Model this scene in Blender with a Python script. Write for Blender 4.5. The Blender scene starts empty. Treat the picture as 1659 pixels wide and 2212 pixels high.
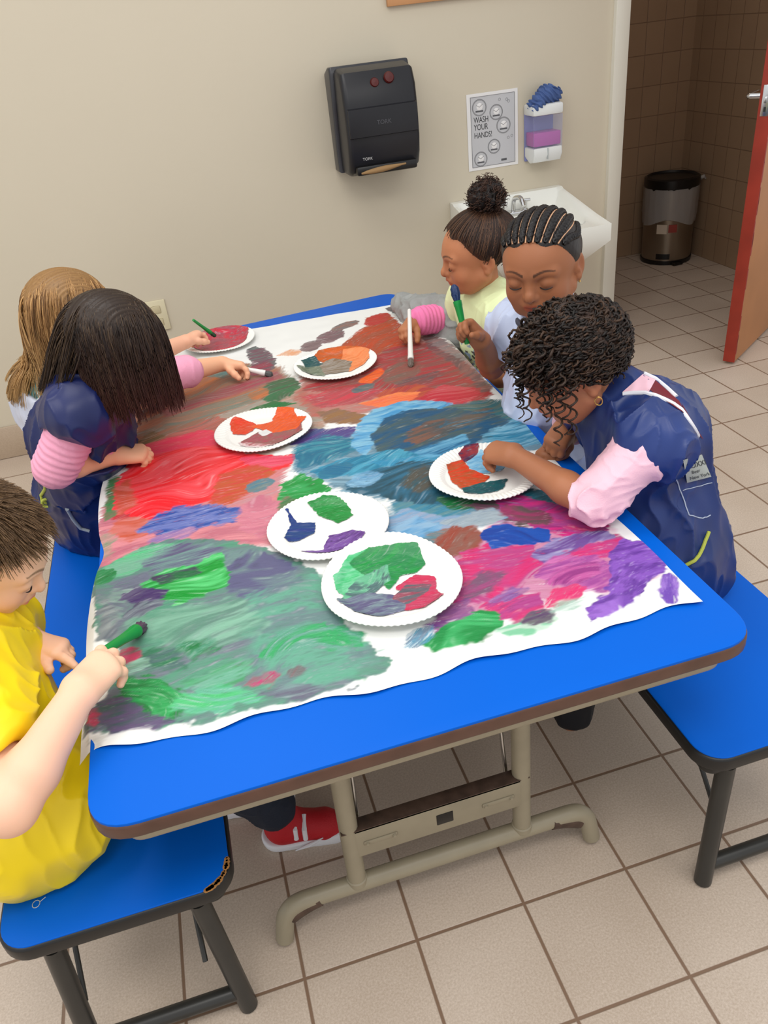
import bpy, bmesh, math, random
import numpy as np
from mathutils import Vector, Matrix
PI = math.pi
random.seed(7)
scene = bpy.context.scene
COL = scene.collection

# ------------------------------------------------------------------ camera
cd = bpy.data.cameras.new('camera')
cam = bpy.data.objects.new('camera', cd); COL.objects.link(cam)
cd.sensor_fit = 'VERTICAL'; cd.sensor_height = 24.0; cd.lens = 1691.54 / 2212 * 24.0
cd.clip_start = 0.05; cd.clip_end = 60
CAM_R = [[0.9569553, -0.2724526, -0.100031], [-0.2287336, -0.4958122, -0.8377656], [0.1786548, 0.8245846, -0.5367892]]
cam.matrix_world = Matrix(((CAM_R[0][0], -CAM_R[1][0], -CAM_R[2][0], 0.278998),
                           (CAM_R[0][1], -CAM_R[1][1], -CAM_R[2][1], -0.75479),
                           (CAM_R[0][2], -CAM_R[1][2], -CAM_R[2][2], 1.391183),
                           (0, 0, 0, 1)))
scene.camera = cam

# ------------------------------------------------------------------ light
w = bpy.data.worlds.new('world'); scene.world = w; w.use_nodes = True
w.node_tree.nodes['Background'].inputs[0].default_value = (0.97, 0.98, 1.0, 1)
w.node_tree.nodes['Background'].inputs[1].default_value = 0.78
def ceiling_or_fill_panel(x, y, sx, sy, power, z=2.72, col=(1, 0.97, 0.92)):
    l = bpy.data.lights.new('ceiling_or_fill_light', 'AREA'); l.shape = 'RECTANGLE'; l.size = sx; l.size_y = sy
    l.energy = power; l.color = col
    o = bpy.data.objects.new('ceiling_or_fill_light', l); COL.objects.link(o); o.location = (x, y, z)
    return o
ceiling_or_fill_panel(0.2, 0.9, 1.3, 0.6, 13)
ceiling_or_fill_panel(0.3, -0.9, 1.4, 0.7, 18)
ceiling_or_fill_panel(-1.4, 0.2, 0.6, 1.3, 14)
ceiling_or_fill_panel(1.7, -0.9, 0.6, 1.3, 9)
restroom_fill = ceiling_or_fill_panel(2.7, 3.0, 0.3, 0.3, 1.0, z=2.3, col=(1, 0.88, 0.76))  # added warm fill lamp to lift the walls of the unlit restroom
scene.view_settings.view_transform = 'Standard'; scene.view_settings.look = 'None'
scene.view_settings.gamma = 1.0; scene.view_settings.use_curve_mapping = False
scene.view_settings.exposure = 0.27

# ------------------------------------------------------------------ helpers
def lin(h):
    if isinstance(h, str):
        c = [int(h[i:i + 2], 16) / 255 for i in (0, 2, 4)]
    else:
        c = [v / 255 for v in h]
    return tuple((v / 12.92) if v <= 0.04045 else ((v + 0.055) / 1.055) ** 2.4 for v in c)
def mat(name, color=None, rough=0.5, metal=0.0, bump=0.0, bscale=80.0, attr=None, sub=0.0, spec=0.5, trans=0.0,
        mottle=0.0, mscale=6.0, coat=0.0, ior=1.45, alpha=1.0):
    m = bpy.data.materials.new(name); m.use_nodes = True
    nt = m.node_tree; b = nt.nodes['Principled BSDF']
    b.inputs['Roughness'].default_value = rough; b.inputs['Metallic'].default_value = metal
    b.inputs['Specular IOR Level'].default_value = spec
    b.inputs['Transmission Weight'].default_value = trans
    b.inputs['Coat Weight'].default_value = coat; b.inputs['IOR'].default_value = ior
    b.inputs['Alpha'].default_value = alpha
    col = None
    if attr:
        a = nt.nodes.new('ShaderNodeAttribute'); a.attribute_name = attr; col = a.outputs['Color']
    elif color is not None:
        r = nt.nodes.new('ShaderNodeRGB'); r.outputs[0].default_value = (*lin(color), 1); col = r.outputs[0]
    tc = nt.nodes.new('ShaderNodeTexCoord')
    if mottle:
        n = nt.nodes.new('ShaderNodeTexNoise'); n.inputs['Scale'].default_value = mscale; n.inputs['Detail'].default_value = 5
        nt.links.new(tc.outputs['Object'], n.inputs['Vector'])
        mr = nt.nodes.new('ShaderNodeMapRange'); mr.inputs[1].default_value = 0.3; mr.inputs[2].default_value = 0.7
        mr.inputs[3].default_value = 1 - mottle; mr.inputs[4].default_value = 1 + mottle
        nt.links.new(n.outputs['Fac'], mr.inputs[0])
        vm = nt.nodes.new('ShaderNodeVectorMath'); vm.operation = 'SCALE'
        nt.links.new(col, vm.inputs[0]); nt.links.new(mr.outputs[0], vm.inputs['Scale']); col = vm.outputs[0]
    nt.links.new(col, b.inputs['Base Color'])
    if sub:
        b.inputs['Subsurface Weight'].default_value = sub; b.inputs['Subsurface Radius'].default_value = (0.010, 0.004, 0.002)
        b.inputs['Subsurface Scale'].default_value = 1.0
    if bump:
        n = nt.nodes.new('ShaderNodeTexNoise'); n.inputs['Scale'].default_value = bscale; n.inputs['Detail'].default_value = 4
        nt.links.new(tc.outputs['Object'], n.inputs['Vector'])
        bp = nt.nodes.new('ShaderNodeBump'); bp.inputs['Strength'].default_value = bump; bp.inputs['Distance'].default_value = 0.002
        nt.links.new(n.outputs['Fac'], bp.inputs['Height']); nt.links.new(bp.outputs[0], b.inputs['Normal'])
    return m
def mesh_np(name, V, F, m=None, parent=None, colors=None, smooth=True, cname='Col'):
    """mesh from numpy vertices and equal-sized faces"""
    V = np.asarray(V, np.float32); F = np.asarray(F, np.int32)
    me = bpy.data.meshes.new(name); n = F.shape[1]
    me.vertices.add(len(V)); me.vertices.foreach_set('co', V.ravel())
    me.loops.add(F.size); me.loops.foreach_set('vertex_index', F.ravel())
    me.polygons.add(len(F)); me.polygons.foreach_set('loop_start', np.arange(0, F.size, n, dtype=np.int32))
    me.polygons.foreach_set('loop_total', np.full(len(F), n, np.int32))
    me.update(calc_edges=True)
    if smooth: me.polygons.foreach_set('use_smooth', np.ones(len(F), bool))
    if colors is not None:
        ca = me.color_attributes.new(cname, 'FLOAT_COLOR', 'POINT')
        c = np.ones((len(V), 4), np.float32); c[:, :3] = colors; ca.data.foreach_set('color', c.ravel())
    if m: me.materials.append(m)
    o = bpy.data.objects.new(name, me); COL.objects.link(o)
    if parent is not None: o.parent = parent; o.matrix_parent_inverse = Matrix.Translation(parent.location).inverted() if parent.type == 'EMPTY' else Matrix()
    return o
def tag(o, label, cat, group=None):
    o['label'] = label; o['category'] = cat
    if group: o['group'] = group
    return o
def structure(o): o['kind'] = 'structure'; return o
def empty(name, loc, label, cat, group=None):
    o = bpy.data.objects.new(name, None); o.empty_display_size = 0.05; COL.objects.link(o); o.location = loc
    return tag(o, label, cat, group)
class MB:
    """collects shapes in world coordinates, builds ONE mesh"""
    def __init__(s): s.bm = bmesh.new(); s.mi = 0
    def _fin(s, fs):
        for f in fs: f.material_index = s.mi; f.smooth = True
    def box(s, lo, hi, bev=0.0, rot=None, piv=None, seg=2):
        lo = Vector(lo); hi = Vector(hi); c = (lo + hi) / 2; d = hi - lo
        t = bmesh.new(); bmesh.ops.create_cube(t, size=1)
        for v in t.verts: v.co = Vector((v.co.x * d.x, v.co.y * d.y, v.co.z * d.z)) + c
        if bev: bmesh.ops.bevel(t, geom=t.edges[:], offset=bev, segments=seg, affect='EDGES', profile=0.5)
        if rot is not None:
            p = Vector(piv) if piv is not None else c
            for v in t.verts: v.co = rot @ (v.co - p) + p
        s.merge(t); return s
    def merge(s, t):
        m = {}
        for v in t.verts: m[v] = s.bm.verts.new(v.co)
        fs = [s.bm.faces.new([m[v] for v in f.verts]) for f in t.faces]; s._fin(fs); t.free()
    def tube(s, pts, r, n=12, cap=True, closed=False):
        pts = [Vector(p) for p in pts]; k = len(pts); rings = []
        rr = r if isinstance(r, (list, tuple)) else [r] * k
        up = None
        for i, p in enumerate(pts):
            if closed: t = pts[(i + 1) % k] - pts[i - 1]
            else: t = pts[min(i + 1, k - 1)] - pts[max(i - 1, 0)]
            t.normalize()
            if up is None: up = t.orthogonal().normalized()
            up = (up - t * up.dot(t)).normalized(); sd = t.cross(up)
            rings.append([s.bm.verts.new(p + (up * math.cos(a) + sd * math.sin(a)) * rr[i]) for a in [2 * PI * j / n for j in range(n)]])
        fs = []
        for i in range(k if closed else k - 1):
            a, b = rings[i], rings[(i + 1) % k]
            for j in range(n): fs.append(s.bm.faces.new((a[j], a[(j + 1) % n], b[(j + 1) % n], b[j])))
        if cap and not closed:
            fs.append(s.bm.faces.new(rings[0][::-1])); fs.append(s.bm.faces.new(rings[-1]))
        s._fin(fs); return s
    def lathe(s, prof, o=(0, 0, 0), axis=(0, 0, 1), n=32, fn=None):
        ax = Vector(axis).normalized(); u = ax.orthogonal().normalized(); v = ax.cross(u); o = Vector(o); rings = []
        for (r, z) in prof:
            ring = []
            for j in range(n):
                a = 2 * PI * j / n; rr, zz = (r, z) if fn is None else fn(r, z, a)
                ring.append(s.bm.verts.new(o + ax * zz + (u * math.cos(a) + v * math.sin(a)) * rr))
            rings.append(ring)
        fs = []
        for i in range(len(rings) - 1):
            for j in range(n): fs.append(s.bm.faces.new((rings[i][j], rings[i][(j + 1) % n], rings[i + 1][(j + 1) % n], rings[i + 1][j])))
        fs.append(s.bm.faces.new(rings[0][::-1])); fs.append(s.bm.faces.new(rings[-1])); s._fin(fs); return s
    def prism(s, poly, z0, z1, bev=0.0, seg=3):
        """2d outline (x, y) extruded z0..z1"""
        t = bmesh.new(); vs = [t.verts.new((x, y, z0)) for x, y in poly]
        f = t.faces.new(vs); r = bmesh.ops.extrude_face_region(t, geom=[f])
        for v in [g for g in r['geom'] if isinstance(g, bmesh.types.BMVert)]: v.co.z = z1
        bmesh.ops.recalc_face_normals(t, faces=t.faces[:])
        if bev:
            es = [e for e in t.edges if abs(e.verts[0].co.z - e.verts[1].co.z) < 1e-6]
            bmesh.ops.bevel(t, geom=es, offset=bev, segments=seg, affect='EDGES', profile=0.5)
        s.merge(t); return s
    def xform(s, M):
        for v in s.bm.verts: v.co = M @ v.co
        return s
    def build(s, name, m, parent=None, smooth_angle=40):
        bmesh.ops.recalc_face_normals(s.bm, faces=s.bm.faces[:])
        me = bpy.data.meshes.new(name); s.bm.to_mesh(me); s.bm.free()
        for x in (m if isinstance(m, (list, tuple)) else [m]): me.materials.append(x)
        me.set_sharp_from_angle(angle=math.radians(smooth_angle))
        o = bpy.data.objects.new(name, me); COL.objects.link(o)
        if parent is not None:
            o.parent = parent
            o.matrix_parent_inverse = Matrix.Translation(parent.location).inverted() if parent.type == 'EMPTY' else Matrix()
        return o
def rrect(x0, y0, x1, y1, r, n=8):
    p = []
    for cx, cy, a0 in ((x1 - r, y0 + r, -90), (x1 - r, y1 - r, 0), (x0 + r, y1 - r, 90), (x0 + r, y0 + r, 180)):
        for i in range(n + 1):
            a = math.radians(a0 + 90 * i / n); p.append((cx + r * math.cos(a), cy + r * math.sin(a)))
    return p
def arc(pts, r=0.04, n=6):
    """polyline with rounded corners"""
    pts = [Vector(p) for p in pts]; out = [pts[0]]
    for i in range(1, len(pts) - 1):
        a = (pts[i - 1] - pts[i]); b = (pts[i + 1] - pts[i]); q = min(r, a.length / 2, b.length / 2)
        a = pts[i] + a.normalized() * q; b = pts[i] + b.normalized() * q
        for k in range(n + 1):
            t = k / n; out.append(a * (1 - t) ** 2 + pts[i] * 2 * t * (1 - t) + b * t * t)
    out.append(pts[-1]); return out
# parts of an Empty-rooted thing are built in world coordinates; the inverse keeps them there

# ------------------------------------------------------------------ floor, walls
def tile_material(name, tx, ty, grout_w, colA, colB, grout, speck=0.0, rough=0.45, axes=(0, 1), bond=False):
    m = bpy.data.materials.new(name); m.use_nodes = True; nt = m.node_tree; N = nt.nodes.new; Lk = nt.links.new
    b = nt.nodes['Principled BSDF']; b.inputs['Roughness'].default_value = rough
    g = N('ShaderNodeNewGeometry'); sp = N('ShaderNodeSeparateXYZ'); Lk(g.outputs['Position'], sp.inputs[0])
    def math_(op, a, bb=None, cc=None):
        n = N('ShaderNodeMath'); n.operation = op
        for i, x in enumerate((a, bb, cc)):
            if x is None: continue
            if isinstance(x, (int, float)): n.inputs[i].default_value = x
            else: Lk(x, n.inputs[i])
        return n.outputs[0]
    masks = []; cells = []
    ycoord = math_('DIVIDE', sp.outputs[axes[1]], ty); xc = math_('DIVIDE', sp.outputs[axes[0]], tx)
    for c, t in ((xc, tx), (ycoord, ty)):
        fr = math_('FRACT', c); d = math_('MINIMUM', fr, math_('SUBTRACT', 1.0, fr))
        s = N('ShaderNodeMapRange'); Lk(d, s.inputs[0]); s.inputs[1].default_value = grout_w / t * 0.35; s.inputs[2].default_value = grout_w / t * 0.65
        masks.append(s.outputs[0]); cells.append(math_('FLOOR', c))
    mask = math_('MINIMUM', masks[0], masks[1])
    cb = N('ShaderNodeCombineXYZ'); Lk(cells[0], cb.inputs[0]); Lk(cells[1], cb.inputs[1])
    wn = N('ShaderNodeTexWhiteNoise'); wn.noise_dimensions = '3D'; Lk(cb.outputs[0], wn.inputs['Vector'])
    n1 = N('ShaderNodeTexNoise'); n1.inputs['Scale'].default_value = 260; n1.inputs['Detail'].default_value = 3; n1.inputs['Roughness'].default_value = 0.7
    Lk(g.outputs['Position'], n1.inputs['Vector'])
    n2 = N('ShaderNodeTexNoise'); n2.inputs['Scale'].default_value = 3.0; n2.inputs['Detail'].default_value = 4; Lk(g.outputs['Position'], n2.inputs['Vector'])
    f = math_('ADD', math_('MULTIPLY', math_('SUBTRACT', n1.outputs['Fac'], 0.5), speck), math_('MULTIPLY', math_('SUBTRACT', n2.outputs['Fac'], 0.5), 1.2))
    f = math_('ADD', f, math_('MULTIPLY', wn.outputs['Value'], 0.35)); f = math_('ADD', f, 0.3)
    mx = N('ShaderNodeMix'); mx.data_type = 'RGBA'; Lk(f, mx.inputs[0]); mx.inputs[6].default_value = (*lin(colA), 1); mx.inputs[7].default_value = (*lin(colB), 1)
    mg = N('ShaderNodeMix'); mg.data_type = 'RGBA'; Lk(mask, mg.inputs[0]); mg.inputs[6].default_value = (*lin(grout), 1); Lk(mx.outputs[2], mg.inputs[7])
    Lk(mg.outputs[2], b.inputs['Base Color'])
    bp = N('ShaderNodeBump'); bp.inputs['Distance'].default_value = 0.0015; bp.inputs['Strength'].default_value = 0.6
    Lk(math_('ADD', mask, math_('MULTIPLY', n1.outputs['Fac'], 0.12)), bp.inputs['Height']); Lk(bp.outputs[0], b.inputs['Normal'])
    return m
T = 0.205
M_floor = tile_material('floor_tile', T, T, 0.0058, (182, 164, 146), (208, 192, 176), (128, 102, 82), speck=2.6, rough=0.4)
M_wall = mat('wall_paint', (203, 193, 172), 0.55, bump=0.15, bscale=60, mottle=0.02, mscale=1.5)
M_base = tile_material('base_tile', T, 3.0, 0.004, (168, 148, 126), (188, 168, 146), (150, 130, 108), speck=1.5, rough=0.4, axes=(0, 2))
M_frame = mat('frame_paint', (218, 214, 200), 0.4)
M_bath = tile_material('bath_tile', 0.108, 0.15, 0.004, (156, 128, 102), (168, 140, 112), (132, 106, 84), speck=0.4, rough=0.35, axes=(0, 2))
M_bath2 = tile_material('bath_tile_side', 0.108, 0.15, 0.004, (156, 128, 102), (168, 140, 112), (132, 106, 84), speck=0.4, rough=0.35, axes=(1, 2))
def solid(name, lo, hi, m, bev=0.0):
    return structure(MB().box(lo, hi, bev).build(name, m))
WY = 2.445
solid('floor', (-3.0, -2.2, -0.05), (4.4, 3.62, 0.0), M_floor)
solid('wall_back', (-3.0, WY, 0), (2.105, WY + 0.12, 2.75), M_wall)
solid('wall_back_right', (3.20, WY, 0), (4.4, WY + 0.12, 2.75), M_wall)
solid('wall_header', (2.105, WY, 2.12), (3.20, WY + 0.12, 2.75), M_wall)
solid('baseboard_back', (-3.0, WY - 0.012, 0), (2.10, WY - 0.0005, 0.135), M_base, 0.004)
solid('trim_1', (2.105, WY - 0.022, 0), (2.166, WY + 0.14, 2.12), M_frame, 0.004)
solid('trim_2', (3.14, WY - 0.022, 0), (3.20, WY + 0.14, 2.12), M_frame, 0.004)
solid('trim_3', (2.166, WY - 0.022, 2.06), (3.14, WY + 0.14, 2.12), M_frame, 0.004)
solid('wall_restroom_back', (1.7, 3.52, 0), (3.32, 3.62, 2.5), M_bath)
solid('wall_restroom_right', (3.205, WY + 0.125, 0), (3.32, 3.52, 2.5), M_bath2)
solid('wall_restroom_left', (1.7, WY + 0.125, 0), (1.8, 3.52, 2.5), M_bath2)
solid('ceiling', (1.7, WY + 0.125, 2.5), (3.32, 3.62, 2.6), M_frame)

# ------------------------------------------------------------------ restroom door, standing open
M_doorface = mat('door_veneer', (176, 120, 76), 0.45, mottle=0.12, mscale=3)
M_dooredge = mat('door_edge_red', (150, 48, 32), 0.5, mottle=0.15, mscale=9)
M_chrome = mat('chrome', (205, 205, 205), 0.22, metal=1.0)
E0 = Vector((2.392, 1.872, 0)); E1 = Vector((3.12, WY - 0.06, 0)); dd = (E1 - E0); dl = dd.length; ang = math.atan2(dd.y, dd.x)
DR = Matrix.Translation(E0) @ Matrix.Rotation(ang, 4, 'Z')
door = structure(MB().box((0.004, -0.0225, 0.012), (dl, 0.0225, 2.05), 0.002).xform(DR).build('door_1', M_doorface))
e = MB().box((-0.001, -0.0232, 0.012), (0.005, 0.0232, 2.05), 0.001)
rnd = random.Random(3)
for i in range(46):   # chipped red paint wrapping on to the face
    z = rnd.uniform(0.02, 2.0); e.box((0.003, -0.0236, z), (rnd.uniform(0.007, 0.013), -0.02, z + rnd.uniform(0.02, 0.09)), 0.0005)
e.xform(DR).build('edge_strip', M_dooredge, door)
lv = MB().box((0.02, 0.0225, 0.945), (0.075, 0.028, 1.045), 0.002)
lv.tube([(0.048, 0.02, 1.0), (0.048, 0.07, 1.0)], 0.0105)
lv.tube(arc([(0.048, 0.06, 1.0), (0.048, 0.078, 1.0), (0.15, 0.078, 1.0)], 0.015), 0.009)
lv.xform(DR).build('handle', M_chrome, door)
lp = MB().box((-0.0035, -0.0135, 0.94), (0.001, 0.0135, 1.04), 0.001)
lp.box((-0.012, -0.006, 0.983), (0.0, 0.006, 1.003), 0.002)
lp.xform(DR).build('latch_plate', M_chrome, door)
lk = MB().box((-0.0042, -0.004, 0.955), (-0.003, 0.004, 0.97), 0)
lk.xform(DR).build('screw', mat('screw_dark', (40, 40, 40), 0.4), door)

# ------------------------------------------------------------------ trash can in the restroom
M_black = mat('black_plastic', (16, 15, 15), 0.35)
M_steel = mat('brushed_steel', (150, 138, 122), 0.28, metal=0.9)
M_bag = mat('clear_bag', (190, 186, 182), 0.3, alpha=0.55, bump=0.9, bscale=30)
tc_ = empty('trash_can', (3.03, 3.34, 0), 'steel step trash can with clear liner and black rim in the restroom corner', 'trash can')
cx, cy = 3.03, 3.34
MB().lathe([(0.10, 0.02), (0.135, 0.02), (0.142, 0.40), (0.142, 0.405), (0.10, 0.405)], (cx, cy, 0)).build('body', M_steel, tc_)
MB().lathe([(0.10, 0.0), (0.14, 0.0), (0.142, 0.022), (0.10, 0.03)], (cx, cy, 0)).build('base_ring', M_black, tc_)
MB().lathe([(0.0, 0.40), (0.146, 0.40), (0.15, 0.415), (0.149, 0.455), (0.135, 0.462), (0.128, 0.452), (0.0, 0.447)], (cx, cy, 0)).build('rim', M_black, tc_)
def wav(r, z, a): return (r + 0.003 * math.sin(9 * a + z * 60) + 0.002 * math.sin(23 * a), z - (0.02 * math.sin(3 * a + 1) if z < 0.3 else 0))
lb = MB().lathe([(0.1435, 0.23), (0.148, 0.28), (0.149, 0.34), (0.150, 0.41)], (cx, cy, 0), n=64, fn=wav); lb.build('liner', M_bag, tc_)
kn = MB().tube([(cx + .14, cy - .05, .43), (cx + .16, cy - .06, .44), (cx + .172, cy - .062, .425)], [0.012, 0.01, 0.004]); kn.build('liner_knot', M_bag, tc_)
ca, sa = math.cos(math.radians(-128)), math.sin(math.radians(-128))
def on_can(a, z, w_, h_, m, nm, r=0.1405):
    a = math.radians(a); b_ = MB(); n = 6; da = w_ / r
    ring = []
    for i in range(n + 1):
        t = a - da / 2 + da * i / n; ring.append((cx + r * math.cos(t), cy + r * math.sin(t)))
    for i in range(n):
        (x0, y0), (x1, y1) = ring[i], ring[i + 1]
        v = [b_.bm.verts.new(q) for q in ((x0, y0, z), (x1, y1, z), (x1, y1, z + h_), (x0, y0, z + h_))]; f = b_.bm.faces.new(v)
    r_ = bmesh.ops.extrude_face_region(b_.bm, geom=b_.bm.faces[:])
    for v in [g for g in r_['geom'] if isinstance(g, bmesh.types.BMVert)]:
        d = Vector((v.co.x - cx, v.co.y - cy, 0)).normalized(); v.co += d * 0.0035
    return b_.build(nm, m, tc_)
on_can(-137, 0.175, 0.055, 0.05, mat('sticker_white', (205, 190, 170), 0.6), 'sticker', 0.1385)
on_can(-113, 0.182, 0.045, 0.042, mat('sticker_red', (150, 60, 50), 0.6), 'sticker', 0.1385)
on_can(-130, 0.032, 0.075, 0.03, M_black, 'pedal_recess', 0.135)
MB().box((cx - .05, cy - .165, 0.004), (cx + .01, cy - .12, 0.016), 0.004).build('pedal', M_black, tc_)

# ------------------------------------------------------------------ wall things
# sink
M_porc = mat('porcelain', (232, 232, 224), 0.18, coat=0.3)
sk = empty('sink', (1.64, WY, 0.55), 'white porcelain wall-hung sink with a raised back behind the children', 'sink')
def sink_mesh():
    x0, x1, y0, y1 = 1.40, 1.885, 2.0, WY - 0.001; zt = 0.628
    nx, ny = 44, 40; b_ = MB(); g = {}
    for i in range(nx + 1):
        for j in range(ny + 1):
            u = i / nx; v = j / ny; x = x0 + (x1 - x0) * u; y = y0 + (y1 - y0) * v
            z = zt + 0.018 * max(0, v - 0.25)
            bx = (u - 0.5) / 0.40; by = (v - 0.42) / 0.34
            d = (abs(bx) ** 3 + abs(by) ** 3) ** (1 / 3)
            if d < 1: z -= 0.105 * (1 - d ** 4) ** 0.8
            side = max(0.0, abs(u - 0.5) - 0.40) / 0.1
            if v > 0.86: z += 0.062 * max(min(1, (v - 0.86) / 0.06) ** 0.8, min(1, side * 1.6) * v)
            elif side > 0: z += min(1, side * 1.6) * 0.062 * v
            rr = 0.05
            g[i, j] = b_.bm.verts.new((x, y, z))
    for i in range(nx):
        for j in range(ny): b_.bm.faces.new((g[i, j], g[i + 1, j], g[i + 1, j + 1], g[i, j + 1]))
    # skirt and underside
    per = [(i, 0) for i in range(nx)] + [(nx, j) for j in range(ny)] + [(i, ny) for i in range(nx, 0, -1)] + [(0, j) for j in range(ny, 0, -1)]
    low = []; mid = []
    for (i, j) in per:
        c = g[i, j].co; mid.append(b_.bm.verts.new((c.x, c.y, zt - 0.062))); 
        q = Vector((1.64 + (c.x - 1.64) * 0.62, 2.26 + (c.y - 2.26) * (0.62 if c.y < 2.26 else 0.99), zt - 0.17)); low.append(b_.bm.verts.new(q))
    n = len(per)
    for k in range(n):
        a = g[per[k]]; c = g[per[(k + 1) % n]]
        b_.bm.faces.new((c, a, mid[k], mid[(k + 1) % n])); b_.bm.faces.new((mid[(k + 1) % n], mid[k], low[k], low[(k + 1) % n]))
    b_.bm.faces.new(low)
    es = [e for e in b_.bm.edges if len(e.link_faces) == 2 and e.calc_face_angle(0) > 1.0 and abs(e.verts[0].co.z - zt) < 0.1 and abs(e.verts[1].co.z - zt) < 0.1]
    for f in b_.bm.faces: f.smooth = True
    bmesh.ops.bevel(b_.bm, geom=es, offset=0.007, segments=3, affect='EDGES', profile=0.5)
    return b_
o = sink_mesh().build('basin', M_porc, sk, 50)
fa = MB()
for dx in (-0.05, 0.05):
    fa.lathe([(0.02, 0.0), (0.021, 0.012), (0.010, 0.02), (0.011, 0.05), (0.0, 0.055)], (1.64 + dx, 2.355, 0.635))
    fa.tube([(1.64 + dx - .022, 2.355, 0.685), (1.64 + dx + .022, 2.35, 0.685)], 0.006)
fa.box((1.575, 2.335, 0.634), (1.705, 2.378, 0.65), 0.006)
fa.tube(arc([(1.64, 2.355, 0.64), (1.64, 2.355, 0.70), (1.64, 2.28, 0.715), (1.64, 2.255, 0.685)], 0.03), 0.009)
fa.build('faucet', M_chrome, sk)
# towel dispenser
td = empty('paper_towel_dispenser', (1.08, WY, 0.9), 'dark smoky plastic paper towel dispenser mounted on the beige wall', 'paper towel dispenser')
M_smoke = mat('smoky_plastic', (32, 32, 36), 0.34, spec=0.4, mottle=0.12, mscale=4)
M_smoke2 = mat('smoky_shell', (52, 52, 56), 0.3)
def side_profile(x0, x1, prof, b_, bev):
    t = bmesh.new(); vs = [t.verts.new((x0, y, z)) for y, z in prof]; f = t.faces.new(vs)
    r = bmesh.ops.extrude_face_region(t, geom=[f])
    for v in [g for g in r['geom'] if isinstance(g, bmesh.types.BMVert)]: v.co.x = x1
    bmesh.ops.recalc_face_normals(t, faces=t.faces[:])
    es = [e for e in t.edges if abs(e.verts[0].co.x - e.verts[1].co.x) < 1e-6]
    bmesh.ops.bevel(t, geom=es, offset=bev, segments=4, affect='EDGES', profile=0.5); b_.merge(t)
W0 = WY - 0.001
prof = [(W0, 0.885), (W0, 1.215), (W0 - 0.05, 1.232), (W0 - 0.12, 1.236), (W0 - 0.185, 1.222), (W0 - 0.212, 1.17), (W0 - 0.222, 1.09), (W0 - 0.222, 1.0), (W0 - 0.212, 0.945), (W0 - 0.19, 0.90), (W0 - 0.15, 0.885)]
b_ = MB(); side_profile(0.955, 1.225, [(y, z) for y, z in prof], b_, 0.02); b_.build('cover', M_smoke, td)
b_ = MB(); side_profile(0.942, 1.238, [(W0, 0.89), (W0, 1.222), (W0 - 0.05, 1.24), (W0 - 0.09, 1.241), (W0 - 0.10, 1.22), (W0 - 0.085, 1.10), (W0 - 0.07, 0.96), (W0 - 0.075, 0.89)], b_, 0.01); b_.build('back_shell', M_smoke2, td)
b_ = MB(); side_profile(0.962, 1.218, [(W0 - 0.215, 1.115), (W0 - 0.228, 1.11), (W0 - 0.232, 1.06), (W0 - 0.229, 1.02), (W0 - 0.215, 1.015)], b_, 0.006); b_.build('front_band', M_smoke, td)
MB().box((0.975, W0 - 0.224, 0.893), (1.205, W0 - 0.16, 0.925), 0.008).build('paper_slot', M_black, td)
b_ = MB(); pts = []
for k in range(10):
    a = k / 9; pts.append((0.99 + 0.17 * a, W0 - 0.221 - 0.004 * math.sin(a * 3), 0.902 + 0.012 * a))
b_.tube(pts, [0.004 + 0.006 * math.sin(PI * min(1, k / 8)) for k in range(10)]); b_.build('paper_towel', mat('kraft_paper', (150, 118, 78), 0.8), td)
M_redwheel = mat('dark_red_plastic', (78, 14, 10), 0.4)  # plain dark red of the dispenser wheels
for (x, z, r) in ((1.075, 1.185, 0.016), (1.128, 1.195, 0.019)):
    b_ = MB(); b_.lathe([(0.0, -0.004), (r, -0.003), (r * 0.8, 0.004), (0.0, 0.005)], (x, W0 - 0.209, z), axis=(0, -0.97, 0.22), n=20); b_.build('red_wheel', M_redwheel, td)
def text(name, s, size, loc, rot, m, parent, ext=0.0004, align='CENTER', sx=1.0):
    c = bpy.data.curves.new(name, 'FONT'); c.body = s; c.size = size; c.extrude = ext; c.align_x = align
    o = bpy.data.objects.new(name, c); COL.objects.link(o)
    dg = bpy.context.evaluated_depsgraph_get(); me = bpy.data.meshes.new_from_object(o.evaluated_get(dg)); COL.objects.unlink(o); bpy.data.objects.remove(o)
    me.name = name; me.materials.clear(); me.materials.append(m)
    Mx = Matrix.Translation(loc) @ rot.to_4x4() @ Matrix.Diagonal((sx, 1, 1, 1)); me.transform(Mx)
    o = bpy.data.objects.new(name, me); COL.objects.link(o)
    if parent is not None:
        o.parent = parent; o.matrix_parent_inverse = Matrix.Translation(parent.location).inverted() if parent.type == 'EMPTY' else Matrix()
    return o
RX90 = Matrix.Rotation(PI / 2, 3, 'X')
M_lab = mat('label_white', (190, 190, 190), 0.5)
text('brand_mark', 'TORK', 0.014, (1.02, W0 - 0.2178, 0.943), Matrix.Rotation(PI / 2 + 0.25, 3, 'X'), M_lab, td)
text('raised_mark', 'TORK', 0.02, (1.09, W0 - 0.2322, 1.055), RX90, mat('mark_grey', (75, 75, 80), 0.4), td)
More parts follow.
